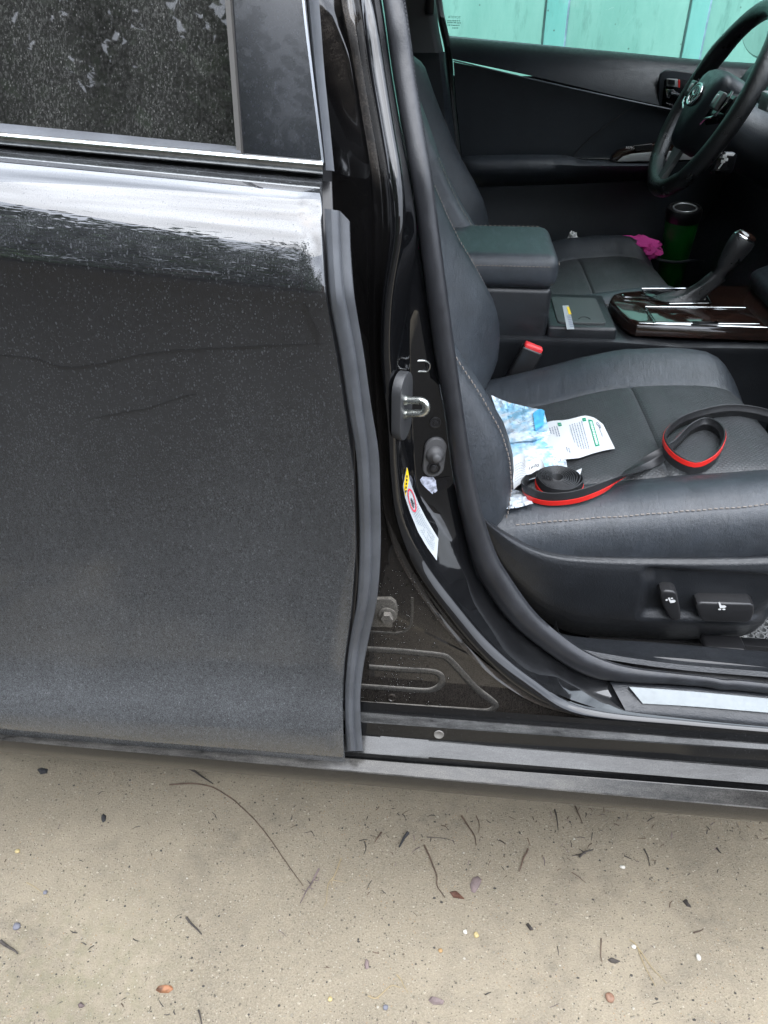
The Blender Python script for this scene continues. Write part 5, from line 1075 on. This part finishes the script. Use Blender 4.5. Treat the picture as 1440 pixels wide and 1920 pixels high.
o = MB(); q = [f(.875 + .022 * math.cos(k), .16 + .06 * math.sin(k), E_) for k in [2 * math.pi * i / 18 for i in range(19)]]; tube(o, q, .0004, 5); q = [f(.90 + .015 * math.cos(k), .22 + .05 * math.sin(k), E_) for k in [2 * math.pi * i / 18 for i in range(19)]]; tube(o, q, .0004, 5); build('logo_mark', o, M['ink_grey'], leaf_, 0)
o = MB()
for u0, va, vb in ((.63, .12, .88), (.595, .13, .84), (.56, .14, .82), (.525, .13, .80), (.49, .13, .74), (.455, .14, .60), (.27, .14, .42), (.235, .14, .40), (.20, .15, .34), (.165, .15, .30), (.35, .72, .86), (.32, .70, .82)):
    v0 = va
    while v0 < vb: w_ = random.uniform(.012, .045); pquad(o, u0, v0, u0 + .013, min(vb, v0 + w_), E_, 2); v0 += w_ + .012
build('text_lines', o, M['ink_grey'], leaf_, 0, kind='stuff')
card = thing('blue_card', on_seat(1076, 898), 'corner of a blue and white card behind the coiled strip', 'card')
f = sheet([(1072, 887), (1082, 882), (1091, 878)], [(1079, 903), (1080, 909), (1081, 915)], lambda u, v: .008); paper(card, f, 6)
o = MB(); o.grid([[f(lerp(.15, .80, a / 4), lerp(.18, .62, b / 4), .0012) for a in range(5)] for b in range(5)]); build('blue_print', o, M['ink_blue'], card, 0)
# ---------------------------------------------------------------- tumbler, cloth, tissue
t1 = PY(1284, 392, 1.50); t0 = PY(1262, 492, 1.52); axd = (t1 - t0).normalized(); t00 = t0 - axd * .06
tum = thing('travel_tumbler', t00, 'green travel tumbler with black lid beside the driver seat', 'tumbler')
H = (t1 - t00).length
o = MB(); lathe(o, [(0, 0), (.030, 0), (.033, .006), (.0375, H * .5), (.041, H - .022), (.040, H - .02)], t00, axd, 36); build('tumbler_body', o, plain('tumbler_green', (.006, .17, .02), .35), tum, 50)
o = MB(); lathe(o, [(.0415, H - .026), (.043, H - .022), (.0435, H - .002), (.041, H + .004), (.037, H + .005), (.035, H + .001), (0, H)], t00, axd, 36); build('tumbler_lid', o, M['satin_black'], tum, 40)
o = MB(); q = [t00 + axd * (H + .003) + basis(axd, V((1, 0, 0)))[0] * .028 * math.cos(a) + basis(axd, V((1, 0, 0)))[1] * .028 * math.sin(a) for a in [2 * math.pi * k / 24 for k in range(25)]]; tube(o, q, .002, 6); build('lid_ring', o, M['silver_plastic'], tum, 60)
def crumple(name, px, py, y, sx, sy, sz, mat, label, cat, seed):
    c = PY(px, py, y); t = thing(name, c, label, cat); o = MB(); rws = []
    for i in range(15):
        th = math.pi * i / 14; rws.append([])
        for j in range(22):
            ph = 2 * math.pi * j / 22; d = V((math.sin(th) * math.cos(ph), math.sin(th) * math.sin(ph), math.cos(th))); k = 1 + .55 * mnoise.noise(d * 2.2 + V((seed, 0, 0))) + .4 * (1 - 2 * abs(mnoise.noise(d * 3.6 + V((0, seed, 0)))))
            rws[-1].append(c + V((d.x * sx, d.y * sy, d.z * sz)) * k)
    o.grid(rws, closed_u=True); build('folds', o, mat, t, 35)
crumple('pink_cloth', 1196, 462, 1.46, .044, .05, .016, plain('pink', (.75, .06, .36), .8, grain=.5, gs=300), 'crumpled pink cloth at the far edge of the driver seat', 'cloth', 4)
crumple('pink_cloth', 1214, 472, 1.43, .020, .03, .012, plain('pink_dark', (.62, .05, .30), .8, grain=.5, gs=300), 'small folded pink cloth end beside the larger pink cloth', 'cloth', 11)
crumple('tissue', 1072, 452, 1.50, .010, .011, .019, M['white'], 'crumpled white tissue at the far edge of the driver seat', 'tissue', 7)

# ================================================================== LITTER ON THE CONCRETE
TW = plain('twig_dark', (.042, .035, .03), .8, var=.4, vs=60); TB = plain('twig_brown', (.085, .055, .038), .8, var=.4, vs=60); ST = plain('straw', (.27, .21, .12), .7); CH = plain('char', (.02, .02, .022), .7); DL = plain('dry_leaf', (.12, .09, .085), .8, var=.4, vs=50)
def twig(pts, r, mat, label, name='twig', cat='twig', extra=()):
    r *= .85
    q = [on_ground(*p, r * .8) for p in pts]; t = thing(name, q[0], label, cat, 'twigs and stalks on the concrete'); o = MB(); pth = cr(q, max(12, 6 * len(q)))
    for i, p in enumerate(pth): p += V((mnoise.noise(p * 60) * r * .7, mnoise.noise(p * 60 + V((5, 0, 0))) * r * .7, abs(mnoise.noise(p * 25)) * r * 1.2))
    tube(o, pth, r, 6, scale=lambda k: 1.15 - .65 * k)
    build('stem', o, mat, t)
    for e in extra:
        o = MB(); q = [on_ground(*p, r * .8) for p in e]; tube(o, cr(q, 10), r * .7, 5, scale=lambda k: 1.1 - .6 * k); build('side_shoot', o, mat, t)
twig([(318, 1472), (350, 1470), (390, 1474), (430, 1495), (470, 1530), (500, 1565), (535, 1615), (568, 1662)], .0012, TB, 'long thin curved brown twig, its tip by the dry sprig')
twig([(352, 1440), (375, 1454), (399, 1471)], .0019, TW, 'short thick dark stick half under the sill')
twig([(349, 1721), (362, 1736), (379, 1752)], .0018, TW, 'short straight dark stick lying alone below the long curved twig')
twig([(3, 1766), (18, 1778), (33, 1790)], .0024, TW, 'stout grey-brown stick at the left edge')
twig([(796, 1586), (806, 1610), (818, 1640), (820, 1662), (834, 1684)], .0014, TB, 'wavy brown twig above the rusty leaf scrap')
twig([(865, 1531), (878, 1550), (890, 1568), (893, 1586)], .0014, TB, 'short reddish twig just below the sill')
twig([(598, 1630), (585, 1655), (574, 1672), (563, 1695)], .0014, DL, 'dry purple-brown sprig at the tip of the long twig', 'dry_sprig', 'sprig', [[(588, 1650), (596, 1652), (598, 1645)], [(578, 1664), (588, 1668)], [(574, 1672), (566, 1668)], [(582, 1658), (575, 1650)]])
twig([(640, 1610), (628, 1640), (615, 1660), (612, 1690), (606, 1702)], .0010, ST, 'thin straw-coloured stalk next to the dry sprig', 'dry_stalk', 'stalk', [[(628, 1640), (622, 1658), (628, 1672)], [(620, 1650), (650, 1655)]])
twig([(1180, 1762), (1192, 1772), (1206, 1805), (1218, 1830), (1229, 1850)], .0010, ST, 'pale pine needle, the shorter of the joined pair', 'pine_needle', 'needle')
twig([(1190, 1770), (1205, 1790), (1225, 1818), (1250, 1844)], .0010, ST, 'pale pine needle, the longer of the joined pair', 'pine_needle', 'needle')
twig([(690, 1868), (705, 1872), (722, 1858), (735, 1849), (752, 1853)], .0011, ST, 'bent straw beside the dark crumbs near the bottom edge', 'bent_straw', 'straw')
twig([(744, 1828), (752, 1838), (758, 1850), (765, 1862)], .0009, ST, 'short upright straw above the bent straw', 'bent_straw', 'straw')
twig([(990, 1592), (982, 1612), (973, 1636)], .0016, TB, 'straight dull brown stalk right of the grey dry leaf')
twig([(765, 1562), (757, 1574), (748, 1590)], .0026, CH, 'short thick blackish stick above the wavy twig')
twig([(716, 1562), (708, 1572), (702, 1580)], .0014, TB, 'small brown stalk left of the blackish stick')
twig([(372, 1895), (376, 1908), (380, 1925)], .0014, TW, 'dark twig cut off by the bottom edge')
twig([(1086, 1608), (1096, 1600), (1112, 1594)], .0016, TW, 'forked dark twig right of the dull brown stalk', extra=[[(1096, 1600), (1085, 1592)], [(1098, 1600), (1072, 1606)]])
twig([(1040, 1518), (1044, 1535), (1046, 1558)], .0012, TW, 'thin dark twig hanging in the shade of the sill')
twig([(1207, 1592), (1214, 1606), (1218, 1622)], .0012, TW, 'thin dark twig at the edge of the sill shade')
twig([(1078, 1512), (1086, 1530), (1092, 1545)], .0012, TB, 'brown twig in the shade beside the thin dark one')
twig([(50, 1655), (66, 1664), (92, 1683)], .0008, ST, 'short pale straw near the left edge', 'bent_straw', 'straw')
twig([(1300, 1750), (1312, 1746), (1318, 1742)], .0012, TB, 'tiny brown twig above the white pebble')
twig([(893, 1530), (898, 1545), (897, 1562)], .0009, TB, 'thin upright brown stem beside the short reddish twig')
twig([(684, 1578), (686, 1592), (682, 1603)], .0010, TW, 'tiny bent dark twig left of the small brown stalk')
twig([(1343, 1590), (1348, 1596), (1352, 1600)], .0016, TW, 'tiny dark twig at the right below the sill')
twig([(800, 1570), (830, 1572), (850, 1577)], .0007, TW, 'hair-thin dark stem right of the blackish stick')
twig([(1072, 1636), (1084, 1644), (1098, 1656)], .0008, TB, 'hair-thin curved brown stem below the forked twig')
twig([(1127, 1760), (1126, 1790), (1129, 1805)], .0010, TB, 'thin upright brown stem beside the dark chip')
twig([(1170, 1605), (1185, 1612)], .0010, TW, 'hair-thin dark stem left of the sill shade edge')
def chip(outline, h, mat, label, name, cat, group=None):
    q = [on_ground(*p, .0012) for p in outline]; c = sum(q, V()) / len(q); t = thing(name, c - V((0, 0, .001)), label, cat, group); o = MB(); n = len(q)
    ring1 = [p.lerp(c, .35) + V((0, 0, h * (.7 + .5 * mnoise.noise(p * 90)))) for p in q]; o.grid([[p - V((0, 0, .0015)) for p in q], q, ring1], closed_u=True); o.v.append(c + V((0, 0, h))); k = len(o.v) - 1
    for i in range(n): o.f.append((n * 2 + i, n * 2 + (i + 1) % n, k)); o.m.append(0)
    build('blade', o, mat, t, 30)
chip([(292, 1857), (298, 1849), (312, 1847), (322, 1849), (325, 1855), (316, 1862), (300, 1862)], .004, plain('orange_leaf', (.17, .075, .035), .6, var=.7, vs=80), 'orange-brown curled leaf near the bottom left', 'dry_leaf', 'leaf')
chip([(843, 1673), (855, 1671), (862, 1677), (871, 1686), (862, 1685), (850, 1683)], .003, plain('rust_leaf', (.10, .042, .025), .7, var=.4, vs=90), 'rusty brown leaf scrap below the wavy twig', 'dry_leaf', 'leaf')
chip([(881, 1660), (886, 1647), (896, 1643), (903, 1650), (898, 1664), (890, 1675), (884, 1672)], .0025, DL, 'flat grey-brown leaf right of the rusty scrap', 'dry_leaf', 'leaf')
chip([(1139, 1800), (1146, 1796), (1156, 1800), (1163, 1803), (1154, 1807), (1145, 1805)], .003, TW, 'dark bark chip left of the pine needles', 'bark_chip', 'bark chip')
chip([(803, 1876), (808, 1869), (820, 1872), (833, 1877), (830, 1884), (812, 1884)], .004, DL, 'grey-brown bark chip near the bottom middle', 'bark_chip', 'bark chip')
chip([(190, 1532), (194, 1526), (199, 1530), (198, 1539), (193, 1543), (190, 1538)], .005, CH, 'shiny black seed husk on the left below the door', 'seed_husk', 'seed')
chip([(986, 1734), (990, 1731), (996, 1738), (1000, 1744), (994, 1745)], .003, TW, 'small dark chip left of the bark chip', 'bark_chip', 'bark chip')
chip([(1280, 1690), (1286, 1686), (1292, 1696), (1296, 1702), (1288, 1700)], .003, TW, 'dark chip right of the pine needles, upper right', 'bark_chip', 'bark chip')
chip([(146, 1884), (152, 1879), (160, 1886), (154, 1890), (148, 1890)], .003, DL, 'small purple-brown scrap at the bottom left', 'dry_leaf', 'leaf')
chip([(683, 1810), (686, 1798), (691, 1802), (692, 1815), (686, 1818)], .003, DL, 'small brown scrap above the bent straw', 'dry_leaf', 'leaf')
chip([(70, 1444), (78, 1440), (90, 1443), (88, 1450), (76, 1452)], .004, CH, 'black crumb under the rear door sill', 'dirt_crumb', 'crumb')
def pebble(px, py, r, mat, label, sx=1.0):
    c = on_ground(px, py, 0); t = thing('pebble', c, label, 'pebble', 'pebbles on the concrete'); o = MB(); rws = []
    for i in range(9):
        th = math.pi * i / 8; rws.append([c + V((math.sin(th) * math.cos(a) * sx, math.sin(th) * math.sin(a), math.cos(th) * .65 + .4)) * r * (1 + .25 * mnoise.noise(V((math.cos(a), math.sin(a), th)) + c * 50)) for a in [2 * math.pi * j / 12 for j in range(12)]])
    o.grid(rws, closed_u=True); build('stone', o, mat, t, 60)
WHT = plain('white_stone', (.50, .47, .41), .6); YEL = plain('yellow_stone', (.38, .30, .14), .6); BRN = plain('brown_stone', (.20, .11, .07), .6); GRY = plain('grey_stone', (.13, .13, .15), .7)
pebble(1309, 1796, .0042, WHT, 'white pebble right of the pine needles', .7); pebble(1143, 1872, .0055, BRN, 'round brown pebble near the bottom right'); pebble(893, 1754, .0036, YEL, 'pale yellow pebble in the middle of the concrete'); pebble(1188, 1776, .0030, WHT, 'white pebble at the joint of the pine needles')
pebble(1167, 1626, .0028, WHT, 'flat white pebble below the sill shade', 1.4); pebble(872, 1748, .0028, WHT, 'small whitish pebble next to the yellow one'); pebble(32, 1738, .0050, GRY, 'grey pebble near the left edge'); pebble(723, 1890, .0032, GRY, 'dark grey pebble under the bent straw'); pebble(619, 1874, .0030, YEL, 'tan pebble left of the bent straw'); pebble(826, 1783, .0028, plain('orange_stone', (.34, .21, .09), .6), 'small orange pebble below the yellow one'); pebble(33, 1597, .0034, YEL, 'tan pebble near the left edge, high up'); pebble(85, 1674, .0030, GRY, 'dark pebble beside the short pale straw')
o = MB(); GM2 = [plain('grit_a', (.33, .29, .22), .8), plain('grit_b', (.045, .04, .034), .8), plain('grit_c', (.21, .185, .14), .8), plain('grit_d', (.38, .35, .29), .8)]
for i in range(5200):
    px, py = random.uniform(-250, 1690), 1440 + 700 * random.random() ** .9; c = on_ground(px, py)
    if c is None: continue
    r = random.choice((.0006, .0007, .0008, .001, .0013, .0017)) * random.uniform(.7, 1.2); a0 = random.uniform(0, 6.28); k = random.uniform(.6, 1.5); mi = random.choices((0, 1, 2, 3), (.36, .22, .38, .04))[0]
    pp_ = [c + V((r * k * math.cos(a0 + a), r * math.sin(a0 + a), -.0002)) for a in (0, 1.4, 2.7, 4.1, 5.3)] + [c + V((0, 0, r * .9))]
    o.add(pp_, [(i_, (i_ + 1) % 5, 5) for i_ in range(5)], mi)
bits = MB(); rl = random.Random(21)
for i in range(300):
    if i % 3: px, py = rl.gauss(980, 330), 1515 + abs(rl.gauss(0, 60))
    else: px, py = rl.uniform(-100, 1540), rl.uniform(1460, 1920)
    c = on_ground(px, py, .0004)
    if c is None: continue
    a = rl.uniform(0, 6.28); ln = rl.choice((.0012, .0018, .0025, .0035, .006)) * rl.uniform(.6, 1.3); d = V((math.cos(a), math.sin(a), 0)) * ln; w_ = V((-math.sin(a), math.cos(a), 0)) * rl.uniform(.0003, .0008); bend = w_ * rl.uniform(-2, 2)
    bits.add([c - d - w_, c - d + w_, c + bend + w_ + V((0, 0, .0008)), c + bend - w_ + V((0, 0, .0008)), c + d + w_ * .5, c + d - w_ * .5], [(0, 1, 2, 3), (3, 2, 4, 5)], rl.choice((0, 0, 1, 2)))
build('plant_litter', bits, [TW, TB, DL], None, 0, kind='stuff', label='fine plant litter and bark crumbs scattered near the sill', category='litter')
build('grit', o, GM2, None, 0, kind='stuff', label='fine loose grit scattered over the concrete', category='grit')
